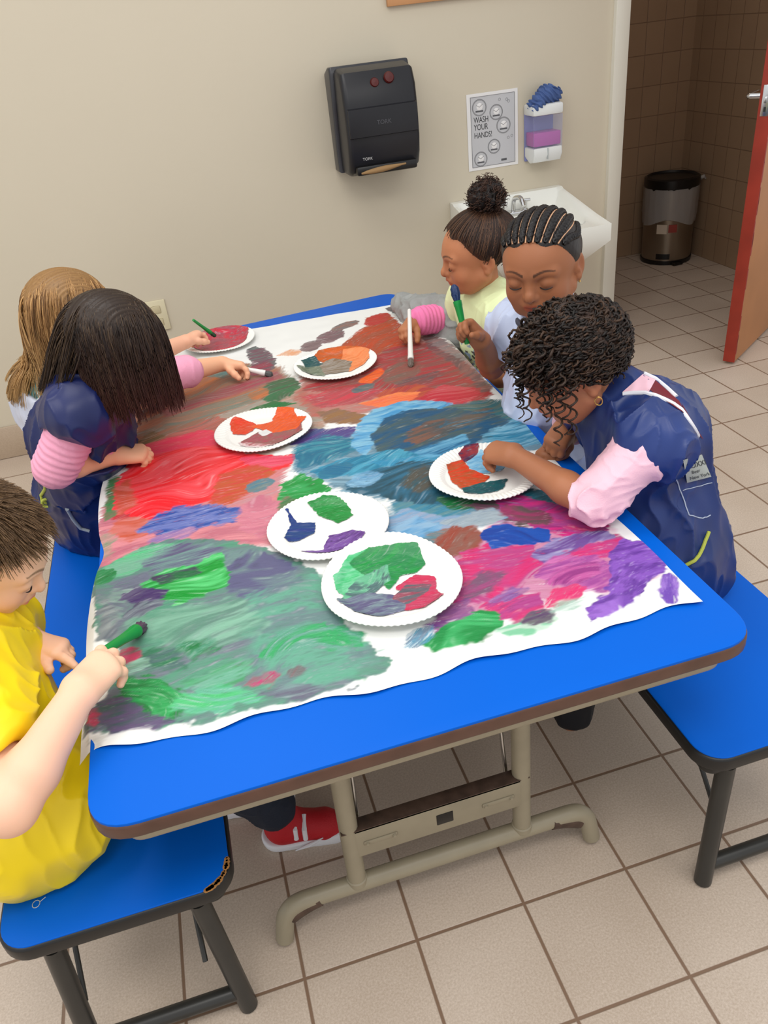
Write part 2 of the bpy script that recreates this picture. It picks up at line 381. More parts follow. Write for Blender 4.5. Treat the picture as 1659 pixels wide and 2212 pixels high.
# poster
po = empty('hand_washing_poster', (1.595, WY, 0.81), 'white sheet reading WASH YOUR HANDS with doodle circles taped on the wall', 'poster')
M_paper = mat('poster_paper', (228, 226, 224), 0.6); M_pg = mat('poster_grey', (190, 190, 192), 0.6); M_ink = mat('poster_ink', (45, 45, 48), 0.7); M_ink2 = mat('poster_ink_grey', (120, 120, 122), 0.7)
px0, px1, pz0, pz1 = 1.488, 1.702, 0.810, 1.086
MB().box((px0, W0 - 0.0015, pz0), (px1, W0, pz1)).build('sheet', M_paper, po)
MB().box((px0 + 0.016, W0 - 0.0019, pz0 + 0.012), (px1 - 0.014, W0 - 0.0015, pz1 - 0.012)).build('printed_panel', M_pg, po)
b_ = MB(); a0, a1, c0, c1 = px0 + 0.016, px1 - 0.014, pz0 + 0.012, pz1 - 0.012; yy = W0 - 0.0022
b_.tube([(a0, yy, c0), (a1, yy, c0), (a1, yy, c1), (a0, yy, c1)], 0.0012, n=6, closed=True)
b_.build('border', M_ink2, po)
def circ(b_, x, z, r, t=0.001):
    b_.tube([(x + r * math.cos(2 * PI * k / 28), yy, z + r * math.sin(2 * PI * k / 28)) for k in range(28)], t, n=6, closed=True)
b_ = MB(); b2 = MB(); b3 = MB(); M_ink3 = mat('poster_ink_mid', (85, 85, 88), 0.7)
CI = [(1.540, 1.036, 0.029), (1.610, 1.012, 0.027), (1.640, 0.962, 0.029), (1.598, 0.890, 0.026), (1.540, 0.850, 0.027)]
for i, (x, z, r) in enumerate(CI):
    circ(b_, x, z, r); circ(b_, x, z, r * 0.9, 0.0006)
    b3 = MB(); b3.box((x - r * .55, yy, z - r * 0.55), (x + r * .55, yy + 0.0005, z - r * 0.35)); b3.build('caption_bar', M_ink3, po); b2 = MB(); b3 = MB()
    b2.lathe([(0.0, 0), (r * 0.45, 0.0001), (r * 0.4, 0.0005), (0, 0.0006)], (x + r * .05, yy + 0.0004, z + r * 0.1), axis=(0, -1, 0), n=14)
    b3.tube([(x - r * .4, yy, z + r * .3), (x, yy, z + r * .05), (x + r * .45, yy, z + r * .35)], 0.0008, n=6); b2.build('doodle_fill', M_paper, po); b3.build('doodle_ink', M_ink3, po)
for (x, z) in ((1.625, 1.055), (1.655, 1.052), (1.663, 1.045), (1.675, 0.92), (1.66, 0.915)): circ(b_, x, z, 0.0045, 0.0006)
b3 = MB(); b3.box((1.628, yy, 0.832), (1.652, yy + 0.0005, 0.840))
b_.build('circle_outline', M_ink2, po); b3.build('footer_mark', M_ink3, po)
for i, (s, z) in enumerate((('WASH', 0.983), ('YOUR', 0.957), ('HANDS!', 0.928))):
    text('lettering', s, 0.030 if i < 2 else 0.029, (1.515, W0 - 0.0021, z), RX90, M_ink, po, 0.0003, 'LEFT', 0.72)
# soap dispenser
sd = empty('soap_dispenser', (1.81, WY, 0.80), 'clear soap dispenser half full of pink soap on the wall above the sink', 'soap dispenser')
M_wp = mat('white_plastic', (222, 224, 222), 0.3)
M_pink = mat('pink_soap', (196, 72, 168), 0.25)
M_tank = mat('clear_tank', (170, 175, 205), 0.12, alpha=0.16)
sx0, sx1 = 1.728, 1.852; YF = W0 - 0.092
MB().box((sx0, W0 - 0.01, 0.815), (sx1, W0, 1.02), 0.003).build('back_plate', mat('blue_grey_plastic', (128, 134, 188), 0.4), sd)
MB().box((sx0 - .002, YF - .002, 0.985), (sx1 + .002, W0, 1.025), 0.008).build('lid', M_wp, sd)
MB().box((sx0 + .004, YF + .006, 0.875), (sx1 - .004, W0 - .012, 0.925), 0.004).build('liquid_soap', M_pink, sd)
t = MB()
t.box((sx0, YF, 0.868), (sx1, YF + .003, 0.985), 0.001); t.box((sx0, YF + .003, 0.868), (sx0 + .003, W0 - .01, 0.985)); t.box((sx1 - .003, YF + .003, 0.868), (sx1, W0 - .01, 0.985))
t.build('tank', M_tank, sd)
b_ = MB(); side_profile(sx0 + .001, sx1 - .001, [(W0, 0.835), (W0, 0.87), (YF - .002, 0.87), (YF - .006, 0.845), (YF + .01, 0.818), (W0 - .05, 0.812)], b_, 0.005); b_.build('push_bar', M_wp, sd)
MB().box((1.786, YF - .0072, 0.828), (1.789, YF + .01, 0.868), 0.0005).build('groove', mat('groove_grey', (170, 175, 175), 0.5), sd)
# blue bundled cloth on top
M_cloth = mat('blue_cloth', (74, 98, 150), 0.85, bump=0.4, bscale=90)
# outlet
ol = empty('wall_outlet', (0.152, WY, 0.41), 'cream wall outlet plate low on the wall behind the table', 'outlet')
M_cream = mat('cream_plastic', (214, 204, 172), 0.4)
MB().box((0.112, W0 - 0.008, 0.405), (0.192, W0, 0.525), 0.003).build('plate', M_cream, ol)
for z in (0.44, 0.49): MB().box((0.134, W0 - 0.011, z - .015), (0.170, W0 - 0.006, z + .015), 0.004).build('socket', mat('cream_dark', (196, 184, 150), 0.4), ol)
# cork board corner
cb = empty('bulletin_board', (1.9, WY, 1.4), 'wood-framed bulletin board cropped at the top edge above the towel dispenser', 'bulletin board')
M_oak = mat('oak_frame', (186, 134, 88), 0.5, mottle=0.1, mscale=8)
MB().box((1.225, W0 - 0.008, 1.43), (2.06, W0, 2.3)).build('board', mat('cork', (176, 138, 96), 0.9, mottle=0.2, mscale=60), cb)
MB().box((1.20, W0 - 0.018, 1.40), (2.09, W0, 1.435), 0.002).build('frame_rail', M_oak, cb)
MB().box((1.20, W0 - 0.018, 1.435), (1.235, W0, 2.3), 0.002).build('frame_stile', M_oak, cb)
MB().box((2.055, W0 - 0.018, 1.435), (2.09, W0, 2.3), 0.002).build('frame_stile', M_oak, cb)

# ------------------------------------------------------------------ table and benches
M_blue = mat('blue_laminate', (0, 92, 198), 0.42, spec=0.12, mottle=0.03, mscale=3)
M_band = mat('brown_edge', (86, 58, 46), 0.4, mottle=0.15, mscale=30)
M_blackedge = mat('black_edge', (22, 22, 22), 0.4)
M_beige = mat('beige_enamel', (148, 138, 116), 0.42, mottle=0.06, mscale=20)
M_rust = mat('worn_steel', (84, 66, 56), 0.5, metal=0.3, mottle=0.4, mscale=40)
M_blk = mat('black_enamel', (46, 45, 42), 0.35, mottle=0.1, mscale=20)
TZ = 0.605
tb = empty('folding_table', (0.48, 0.8, 0), 'long blue folding lunch table with brown edge and beige steel legs, covered by painted paper', 'table')
def quad_rr(c, r, n=8):
    """rounded quad through the four corners"""
    out = []
    for i in range(4):
        p = Vector(c[i]); a = (Vector(c[i - 1]) - p).normalized() * r; b = (Vector(c[(i + 1) % 4]) - p).normalized() * r
        for k in range(n + 1):
            t = k / n; q = (p + a) * (1 - t) ** 2 + p * 2 * t * (1 - t) + (p + b) * t * t; out.append((q.x, q.y))
    return out
TC = [(0.018, -0.083), (0.942, -0.083), (0.942, 1.742), (0.018, 1.655)]
MB().prism(quad_rr(TC, 0.062), TZ - 0.006, TZ, 0.001).build('tabletop', M_blue, tb)
def inset(c, d): 
    cx_ = sum(p[0] for p in c) / 4; cy_ = sum(p[1] for p in c) / 4
    return [(p[0] + (d if p[0] < cx_ else -d), p[1] + (d if p[1] < cy_ else -d)) for p in c]
MB().prism(quad_rr(inset(TC, -0.0015), 0.062), TZ - 0.028, TZ - 0.0035, 0.004).build('edge_band', M_band, tb)
b_ = MB()
b_.prism(quad_rr(inset(TC, 0.028), 0.03), TZ - 0.078, TZ - 0.028, 0.012); b_.build('apron', M_beige, tb)
for yy0, s in ((0.085, 1), (1.56, -1)):
    b_ = MB(); b_.tube(arc([(0.185, yy0 - 0.01 * s, 0.012), (0.20, yy0, 0.088), (0.78, yy0, 0.088), (0.79, yy0 - 0.01 * s, 0.012)], 0.085, 10), 0.0165, n=16)
    ft = b_.build('foot_tube', M_beige, tb)
    for x0, x1 in ((0.206, 0.262), (0.708, 0.766)):
        b_ = MB(); n = 8; P_ = []
        for k in range(n + 1):
            x = x0 + (x1 - x0) * k / n; dx = (x - 0.285) if x < 0.5 else (x - 0.69)
            P_.append((x, yy0 - 0.0005 * s, 0.088 - (max(0, -dx) ** 2 * 4.2 if x < 0.5 else max(0, dx) ** 2 * 4.2)))
        b_.tube(P_, 0.0172, n=14); b_.build('worn_patch', M_rust, ft)
    for x in (0.333, 0.650):
        b_ = MB(); b_.tube([(x, yy0, 0.098), (x + (0.007 if x < .5 else 0.0), yy0 + 0.004 * s, 0.545)], 0.0165, n=16); b_.lathe([(0.0185, 0), (0.0185, 0.012), (0.0165, 0.014)], (x, yy0, 0.094))
        b_.build('leg', M_beige, tb)
    b_ = MB(); b_.box((0.335, yy0 - 0.013, 0.176), (0.65, yy0 - 0.008, 0.245), 0.001); b_.box((0.335, yy0 - 0.013, 0.24), (0.65, yy0 + 0.012, 0.245), 0.001)
    for x in (0.385, 0.60): 
        b_.box((x - 0.03, yy0 - 0.0155, 0.204), (x + 0.03, yy0 - 0.012, 0.214), 0.002)
        for dx in (-.024, .024): b_.lathe([(0.004, 0), (0.003, 0.003), (0, 0.0032)], (x + dx, yy0 - 0.0155, 0.209), axis=(0, -1, 0), n=10)
    b_.build('cross_bar', M_beige, tb)
    MB().box((0.486, yy0 - 0.0142, 0.196), (0.516, yy0 - 0.0128, 0.222), 0.001).build('slot', M_black, tb)
    b_ = MB(); b_.box((0.32, yy0 - 0.014, 0.2452), (0.66, yy0 + 0.0125, 0.247), 0.0005); b_.build('worn_strip', M_rust, tb)
    b_ = MB(); b_.tube(arc([(0.62, yy0 + 0.02 * s, 0.53), (0.625, yy0 + 0.03 * s, 0.36), (0.63, yy0 + 0.02 * s, 0.22)], 0.05), 0.004); b_.build('brace_rod', M_chrome, tb); b_ = MB(); b_.tube(arc([(0.365, yy0 + 0.02 * s, 0.53), (0.36, yy0 + 0.03 * s, 0.36), (0.355, yy0 + 0.02 * s, 0.22)], 0.05), 0.004)
    b_.build('brace_rod', M_chrome, tb)
def bench(x0, x1, y0, y1, label, z=0.345):
    r = empty('bench', ((x0 + x1) / 2, (y0 + y1) / 2, 0), label, 'bench')
    MB().prism(rrect(x0 + .004, y0 + .004, x1 - .004, y1 - .004, 0.045), z - 0.005, z, 0.001).build('seat', M_blue, r)
    MB().prism(rrect(x0, y0, x1, y1, 0.048), z - 0.03, z - 0.002, 0.005).build('edge_band', M_blackedge, r)
    MB().prism(rrect(x0 + .018, y0 + .018, x1 - .018, y1 - .018, 0.02), z - 0.055, z - 0.03, 0.004).build('under_frame', M_blackedge, r)
    for yy, s in ((y0 + 0.022, 1), (y1 - 0.022, -1)):
        for x in (x0 + 0.062, x1 - 0.062):
            sgn = 1 if x > (x0 + x1) / 2 else -1
            b_ = MB(); b_.tube([(x, yy + .006 * s, z - 0.05), (x + sgn * 0.018, yy - .012 * s, 0.003)], 0.0155, n=16); b_.build('leg', M_blk, r)
        b_ = MB(); b_.tube([(x0 + 0.05, yy - .008 * s, 0.045), (x1 - 0.05, yy - .008 * s, 0.045)], 0.0135, n=14); b_.build('stretcher', M_blk, r)
        for x in (x0 + 0.075, x1 - 0.075): b_ = MB(); b_.tube(arc([(x, yy + 0.19 * s, z - 0.052), (x - .01, yy + 0.07 * s, z - 0.12), (x - .01, yy + 0.0 * s, z - 0.20)], 0.03), 0.0045, n=8); b_.build('brace_rod', M_blk, r)
    return r
bL = bench(-0.187, 0.150, -0.022, 1.62, 'blue bench on the left of the table with a worn corner, where three children sit')
# worn laminate corner on the left bench
M_wear = mat('bare_wood', (160, 112, 60), 0.8, mottle=0.3, mscale=60)
b_ = MB(); rnd = random.Random(5)
for i in range(26):
    a = math.radians(-80 + 78 * i / 25); rr_ = 0.045; cx_, cy_ = 0.150 - .048, -0.022 + .048
    x = cx_ + rr_ * math.cos(a); y = cy_ + rr_ * math.sin(a); q = rnd.uniform(0.002, 0.006)
    b_.lathe([(0, 0), (q, 0.0001), (q * 0.7, 0.0006), (0, 0.0006)], (x - .003 * math.cos(a), y, 0.345), n=7)
b_.build('worn_corner', M_wear, bL)
b_ = MB(); b_.tube([(-0.135 + 0.0055 * math.cos(t * .6), 0.045 + 0.006 * math.sin(t * .6), 0.3456) for t in range(12)] + [(-0.122, 0.052, 0.3456)], 0.0006, n=5); b_.build('chalk_scribble', M_lab, bL)
bR = bench(0.893, 1.245, -0.078, 1.62, 'blue bench on the right of the table, empty at its near end')

# ================================================================== implicit surface modelling (bodies, clothes)
_rs = np.random.RandomState(11); _LAT = _rs.rand(32, 32, 32).astype(np.float32)
def vnoise(P):
    """smooth value noise, 0..1"""
    i = np.floor(P).astype(np.int64); f = (P - i).astype(np.float32); f = f * f * (3 - 2 * f)
    x0, y0, z0 = (i[..., k] & 31 for k in range(3)); x1, y1, z1 = (x0 + 1) & 31, (y0 + 1) & 31, (z0 + 1) & 31
    fx, fy, fz = f[..., 0], f[..., 1], f[..., 2]; L = _LAT
    a = L[x0, y0, z0] * (1 - fx) + L[x1, y0, z0] * fx; b = L[x0, y1, z0] * (1 - fx) + L[x1, y1, z0] * fx
    c = L[x0, y0, z1] * (1 - fx) + L[x1, y0, z1] * fx; d = L[x0, y1, z1] * (1 - fx) + L[x1, y1, z1] * fx
    a = a * (1 - fy) + b * fy; c = c * (1 - fy) + d * fy
    return a * (1 - fz) + c * fz
def A3(*v): return np.array(v, float)
def nrm(v): v = np.asarray(v, float); return v / np.linalg.norm(v)
class Sdf:
    def __init__(s): s.p = []; s.disp = None; s.dispamp = 0.0
    def cone(s, a, b, ra, rb, k=0.01, op='u'):
        a = np.asarray(a, float); b = np.asarray(b, float)
        s.p.append(('c', (a, b, ra, rb), (a + b) / 2, np.linalg.norm(a - b) / 2 + max(ra, rb), k, op)); return s
    def ball(s, c, r, k=0.01, op='u'): return s.cone(c, A3(*c) + 1e-5, r, r, k, op)
    def ell(s, c, rad, Rm=None, k=0.01, op='u'):
        s.p.append(('e', (np.asarray(c, float), np.eye(3) if Rm is None else np.asarray(Rm), np.asarray(rad, float)), np.asarray(c, float), max(rad), k, op)); return s
    def path(s, pts, rad, k=0.01, op='u'):
        for i in range(len(pts) - 1): s.cone(pts[i], pts[i + 1], rad[i], rad[i + 1], k, op)
        return s
    @staticmethod
    def _ev(t, q, P):
        if t == 'c':
            a, b, ra, rb = q; ab = b - a; L2 = max(ab @ ab, 1e-12); pa = P - a
            h = np.clip(pa @ ab / L2, 0, 1); d = pa - h[:, None] * ab
            return np.sqrt((d * d).sum(1)) - (ra + (rb - ra) * h)
        c, Rm, rad = q; l = (P - c) @ Rm; k0 = np.sqrt(((l / rad) ** 2).sum(1)); k1 = np.sqrt(((l / rad ** 2) ** 2).sum(1))
        return np.where(k1 > 1e-9, k0 * (k0 - 1) / np.maximum(k1, 1e-9), -rad.min())
    def ev(s, P, bc=None, hd=0):
        d = np.full(len(P), 1.0); todo = s.disp is not None
        for t, q, c, r, k, op in s.p:
            if op == 's' and todo: d = d + s.disp(P); todo = False
            if bc is not None and np.linalg.norm(bc - c) - r > hd + k + 0.03: continue
            e = s._ev(t, q, P)
            if op == 'u':
                h = np.maximum(k - np.abs(d - e), 0) / k; d = np.minimum(d, e) - h * h * k * 0.25
            else:
                e = -e if op == 's' else e
                h = np.maximum(k - np.abs(d - e), 0) / k; d = np.maximum(d, e) + h * h * k * 0.25
        if todo: d = d + s.disp(P)
        return d
    def mesh(s, h=0.002, nb=14):
        lo = np.min([c - r for t, q, c, r, k, op in s.p if op == 'u'], 0) - 0.02; hi = np.max([c + r for t, q, c, r, k, op in s.p if op == 'u'], 0) + 0.02
        B = nb * h; n = np.ceil((hi - lo) / B).astype(int)
        g = np.stack(np.meshgrid(*[np.arange(m) for m in n], indexing='ij'), -1).reshape(-1, 3)
        cen = lo + (g + 0.5) * B; hd = B * 0.87
        dist = np.concatenate([s.ev(cen[i:i + 200000]) for i in range(0, len(cen), 200000)])
        g = g[np.abs(dist) < hd * 1.7 + 0.010 + s.dispamp]; cen = lo + (g + 0.5) * B
        m = nb + 1; ax = np.arange(m); loc = np.stack(np.meshgrid(ax, ax, ax, indexing='ij'), -1).reshape(-1, 3)
        S = int(n.max() * nb + 2)
        keyf = lambda c: (c[..., 0].astype(np.int64) * S + c[..., 1]) * S + c[..., 2]
        corners = [(i, j, k) for i in (0, 1) for j in (0, 1) for k in (0, 1)]
        edges = [(a, b) for a in corners for b in corners if sum(abs(a[i] - b[i]) for i in range(3)) == 1 and a < b]
        keys = []; verts = []; quads = []
        for gi, bc in zip(g, cen):
            base = gi * nb; P = lo + (base + loc) * h
            v = s.ev(P, bc, hd).reshape(m, m, m)
            if v.min() > 0 or v.max() < 0: continue
            ins = v < 0
            cnt = sum(ins[i:i + nb, j:j + nb, k:k + nb].astype(int) for i, j, k in corners)
            act = np.argwhere((cnt > 0) & (cnt < 8))
            if len(act):
                acc = np.zeros((len(act), 3)); num = np.zeros(len(act))
                for a, b in edges:
                    va = v[act[:, 0] + a[0], act[:, 1] + a[1], act[:, 2] + a[2]]; vb = v[act[:, 0] + b[0], act[:, 1] + b[1], act[:, 2] + b[2]]
                    mk = (va < 0) != (vb < 0); t = np.where(mk, va / np.where(mk, va - vb, 1), 0)
                    acc += np.where(mk[:, None], np.array(a) + t[:, None] * (np.array(b) - np.array(a)), 0); num += mk
                verts.append(lo + (base + act + acc / num[:, None]) * h); keys.append(keyf(base + act))
            for d in range(3):
                e1, e2 = (d + 1) % 3, (d + 2) % 3
                sl0 = [slice(0, nb)] * 3; sl1 = list(sl0); sl1[d] = slice(1, m)
                a = ins[tuple(sl0)]; b = ins[tuple(sl1)]; idx = np.argwhere(a != b)
                if not len(idx): continue
                fl = a[idx[:, 0], idx[:, 1], idx[:, 2]]; c = base + idx
                o1 = np.zeros(3, int); o1[e1] = 1; o2 = np.zeros(3, int); o2[e2] = 1
                q = np.stack([keyf(c - o1 - o2), keyf(c - o2), keyf(c), keyf(c - o1)], 1)
                q[~fl] = q[~fl][:, ::-1]; quads.append(q)
        keys = np.concatenate(keys); V = np.concatenate(verts); Q = np.concatenate(quads)
        o = np.argsort(keys); keys = keys[o]; V = V[o]
        ii = np.clip(np.searchsorted(keys, Q), 0, len(keys) - 1); ok = (keys[ii] == Q).all(1)
        return V, ii[ok]
def frame(yaw, pitch, roll=0.0):
    """columns: right, forward, up"""
    y, p, r = (math.radians(a) for a in (yaw, pitch, roll))
    cy, sy, cp, sp = math.cos(y), math.sin(y), math.cos(p), math.sin(p)
    fw = A3(cp * cy, cp * sy, sp); up = A3(-sp * cy, -sp * sy, cp); rt = np.cross(fw, up)
    cr, sr = math.cos(r), math.sin(r)
    return np.array([cr * rt + sr * up, fw, -sr * rt + cr * up]).T
def head_prims(s, c, R, k=1.0, eyes='closed'):
    W = lambda x, y, z: c + R @ (A3(x, y, z) * k)
    E = lambda x, y, z, a, b, d, kk=0.01, op='u', Rl=None: s.ell(W(x, y, z), A3(a, b, d) * k, R if Rl is None else R @ Rl, kk * k, op)
    C_ = lambda a, b, ra, rb, kk=0.006, op='u': s.cone(W(*a), W(*b), ra * k, rb * k, kk * k, op)
    E(0, -.014, .034, .0725, .088, .071, .002)
    E(0, .018, .018, .064, .066, .062, .02)          # forehead mass
    E(0, .022, -.024, .0565, .055, .056, .02)        # face
    for sg in (-1, 1):
        C_((sg * .034, .044, -.028), (sg * .026, .044, -.046), .024, .022, .02)
        C_((sg * .050, .0, -.035), (sg * .030, .035, -.062), .020, .016, .02)
    C_((0, .050, -.066), (0, .054, -.070), .020, .016, .018)
    # brow ridge, sockets
    for sg in (-1, 1):
        C_((sg * .012, .074, .019), (sg * .042, .062, .021), .008, .008, .012)
        E(sg * .030, .086, .003, .017, .016, .0115, .014, 's')
        E(sg * .0305, .0625, .003, .0165, .0155, .0135, .005)
    C_((0, .072, .010), (0, .086, -.015), .0065, .0085, .010)
    C_((0, .086, -.019), (0, .088, -.021), .0095, .0095, .006)
    for sg in (-1, 1):
        C_((sg * .0095, .080, -.023), (sg * .0095, .079, -.023), .0062, .0062, .005)
        E(sg * .005, .087, -.0285, .003, .004, .0025, .002, 's')
    E(0, .072, -.040, .020, .012, .012, .012)        # muzzle
    C_((-.013, .0765, -.0425), (0, .0815, -.0395), .0040, .0050, .004); C_((0, .0815, -.0395), (.013, .0765, -.0425), .0050, .0040, .004)
    C_((-.010, .0765, -.0495), (.010, .0765, -.0495), .0050, .0050, .004)
    C_((-.016, .0815, -.0450), (0, .0855, -.0447), .0010, .0010, .003, 's'); C_((0, .0855, -.0447), (.016, .0815, -.0450), .0010, .0010, .003, 's')
    for sg in (-1, 1):                                # ears
        y = sg
        Rl = np.array([[math.cos(.35), -math.sin(.35) * y, 0], [math.sin(.35) * y, math.cos(.35), 0], [0, 0, 1]])
        E(sg * .0735, -.013, .002, .0055, .0165, .0250, .006, 'u', Rl)
        E(sg * .0795, -.011, .004, .0045, .0105, .0160, .003, 's', Rl)
        C_((sg * .0725, -.006, -.004), (sg * .073, -.010, -.012), .0045, .0040, .003)
        C_((sg * .0715, -.008, -.020), (sg * .0715, -.009, -.022), .0065, .0060, .006)
    return W
def hand_prims(s, wrist, fwd, up, side, curls, thumb, k=1.0, spread=1.0):
    """up = back of the hand; side +1 right hand, -1 left; curls = four (a, b, c) in degrees; thumb = (yaw, down, bend)"""
    X = nrm(fwd); Z = np.asarray(up, float); Z = nrm(Z - X * (Z @ X)); Y = np.cross(Z, X) * side
    W = lambda x, y, z: np.asarray(wrist, float) + (X * x + Y * y + Z * z) * k
    kn = [(.047, .0165, 0), (.050, .0055, .0015), (.047, -.0055, .001), (.042, -.0155, -.0015)]
    LL = [(.018, .0115, .010), (.020, .013, .0105), (.0185, .012, .010), (.0145, .0095, .009)]
    RR = [.0073, .0074, .0071, .0064]
    for (x, y, z), r in zip(kn, RR):
        s.cone(W(0.0, y * .62, -.001), W(x, y, z), .0135 * k, (r + .0022) * k, .010 * k)
    s.ell(W(.026, .001, -.004), A3(.028, .0215, .0115) * k, np.array([X, Y, Z]).T, .008 * k)
    pts = []
    for i, ((x, y, z), L, r, cu) in enumerate(zip(kn, LL, RR, curls)):
        p = A3(x, y, z); a = 0.0; sp = math.radians([9, 2, -4, -11][i] * spread); rr = r
        P = [W(*p)]
        for j in range(3):
            a += math.radians(cu[j]); d = A3(math.cos(a) * math.cos(sp), math.sin(sp) * max(0.2, math.cos(a)), -math.sin(a)); p = p + d * L[j]; P.append(W(*p))
        s.path(P, [rr * k, rr * .97 * k, rr * .90 * k, rr * .80 * k], .0028 * k); pts.append(P)
    p = A3(.010, .013, -.004); ya, dn, be = (math.radians(q) for q in thumb); P = [W(*p)]
    for j, L in enumerate((.021, .017, .0135)):
        yy = ya - be * j; d = A3(math.cos(yy) * math.cos(dn), math.sin(yy) * math.cos(dn), -math.sin(dn)); p = p + d * L; P.append(W(*p))
    s.path(P, [.0105 * k, .0092 * k, .0083 * k, .0070 * k], .005 * k); pts.append(P)
    return pts
def limb(s, a, b, ra, rm, rb, k=0.012, bulge=0.38):
    a = np.asarray(a, float); b = np.asarray(b, float); m = a + (b - a) * bulge
    s.cone(a, m, ra, rm, k); s.cone(m, b, rm, rb, k)

# ================================================================== hair strands
def tubes(P, rad, sides=3, col=None):
    """P (N, M, 3); rad (N, M) -> one mesh's arrays"""
    N, M, _ = P.shape; t = np.gradient(P, axis=1); t /= np.linalg.norm(t, axis=2, keepdims=True) + 1e-9
    ref = np.zeros((N, 1, 3)); ref[:, 0, 2] = 1.0; ref[np.abs(t[:, 0, 2]) > 0.9] = (1, 0, 0)
    u = np.cross(t, np.broadcast_to(ref, t.shape)); bad = np.linalg.norm(u, axis=2) < 0.05; u[bad] = (1, 0, 0); u /= np.linalg.norm(u, axis=2, keepdims=True) + 1e-9
    v = np.cross(t, u); V = []
    for j in range(sides):
        a = 2 * PI * j / sides; V.append(P + (u * math.cos(a) + v * math.sin(a)) * rad[..., None])
    V = np.stack(V, 2).reshape(-1, 3)
    n, m_, j = np.meshgrid(np.arange(N), np.arange(M - 1), np.arange(sides), indexing='ij'); jn = (j + 1) % sides
    i_ = lambda n, m_, j: (n * M + m_) * sides + j
    F = np.stack([i_(n, m_, j), i_(n, m_, jn), i_(n, m_ + 1, jn), i_(n, m_ + 1, j)], -1).reshape(-1, 4)
    c = None
    if col is not None: c = np.broadcast_to(col[:, :, None, :] if col.ndim == 3 else col[:, None, None, :], (N, M, sides, 3)).reshape(-1, 3)
    return V, F, c
def drape(root, d0, length, M, colliders, grav=0.35, wind=None, stiff=1.0, seed=0, jitter=0.03, gstart=0.0):
    """hair paths that leave the scalp and fall over the head and shoulders"""
    rs = np.random.RandomState(seed); N = len(root); P = np.zeros((N, M, 3)); P[:, 0] = root; d = d0.copy(); st = (length / (M - 1))[:, None]
    for i in range(1, M):
        g = np.zeros((N, 3)); g[:, 2] = -grav * min(1, max(0, (i / M - gstart) * 3 + 0.4))
        if wind is not None: g += wind
        d = d * stiff + g + rs.normal(0, jitter, (N, 3)); d /= np.linalg.norm(d, axis=1, keepdims=True)
        p = P[:, i - 1] + d * st
        for (c, R, rad) in colliders:
            l = (p - c) @ R / rad; q = np.linalg.norm(l, axis=1, keepdims=True); ins = q[:, 0] < 1
            if ins.any():
                l[ins] = l[ins] / q[ins]; p[ins] = c + (l[ins] * rad) @ R.T
        dd_ = p - P[:, i - 1]; L = np.linalg.norm(dd_, axis=1, keepdims=True) + 1e-9; d = dd_ / L; P[:, i] = P[:, i - 1] + d * st
        for (c, R, rad) in colliders:
            p = P[:, i]; l = (p - c) @ R / rad; q = np.linalg.norm(l, axis=1, keepdims=True); ins = q[:, 0] < 1
            if ins.any(): l[ins] = l[ins] / q[ins]; p[ins] = c + (l[ins] * rad) @ R.T; P[:, i] = p
    return P
def scalp(n, seed, c, R, k, keep, rad=(.0745, .090, .073), cen=(0, -.014, .034)):
    """random points on the skull with normals; keep(l) filters in head coordinates (unit sphere l)"""
    rs = np.random.RandomState(seed); v = rs.normal(size=(n * 4, 3)); v /= np.linalg.norm(v, axis=1, keepdims=True)
    v = v[keep(v)][:n]; rad = A3(*rad); L = v * rad + A3(*cen); nn = v / rad; nn /= np.linalg.norm(nn, axis=1, keepdims=True)
    return c + (L * k) @ R.T, nn @ R.T, v
def hair_mat(name, rough=0.42):
    m = mat(name, attr='Col', rough=rough, spec=0.35); return m
M_hair = hair_mat('hair')
M_hair_curl = hair_mat('curly_hair', 0.5)
M_skin = mat('skin', attr='Col', rough=0.48, sub=0.10, spec=0.35, bump=0.06, bscale=500)

# ================================================================== children
def lerp(a, b, t): return np.asarray(a, float) * (1 - t) + np.asarray(b, float) * t
def skin_colors(V, base, hc, HR, k, lips=True, brow=None, tips=()):
    b = A3(*lin(base)); c = np.tile(b, (len(V), 1)); l = (V - hc) @ HR / k
    n = vnoise(V * 28)[:, None]; c *= 0.94 + 0.12 * n
    near = np.linalg.norm(l, axis=1) < 0.13
    if lips:
        e = np.sqrt((l[:, 0] / .0175) ** 2 + ((l[:, 2] + .0452) / .0088) ** 2); mk = near & (l[:, 1] > .062)
        w = np.clip((1.25 - e) / .45, 0, 1) * mk; lipc = b * A3(.92, .52, .52); c = c * (1 - w[:, None]) + lipc * w[:, None]
        for sg in (-1, 1):
            d = np.linalg.norm(l - A3(sg * .040, .055, -.026), axis=1); w = np.exp(-(d / .018) ** 2) * 0.35 * near
            c = c * (1 - w[:, None]) + b * A3(1.05, .72, .68) * w[:, None]
            d = np.linalg.norm(l - A3(sg * .078, -.011, .003), axis=1); w = np.exp(-(d / .012) ** 2) * 0.35 * near
            c = c * (1 - w[:, None]) + b * A3(.85, .55, .5) * w[:, None]
    if brow is not None:
        for sg in (-1, 1):
            t = np.clip((sg * l[:, 0] - .012) / .034, 0, 1); zc = .0235 + .006 * np.sin(t * 2.6); th = .0034 * (1 - .55 * t)
            inx = (sg * l[:, 0] > .010) & (sg * l[:, 0] < .049) & (l[:, 1] > .03) & near
            w = np.clip((th - np.abs(l[:, 2] - zc)) / .0016 + .3, 0, 1) * inx * 0.85
            c = c * (1 - w[:, None]) + A3(*lin(brow)) * w[:, None]
    return np.clip(c, 0, 1)
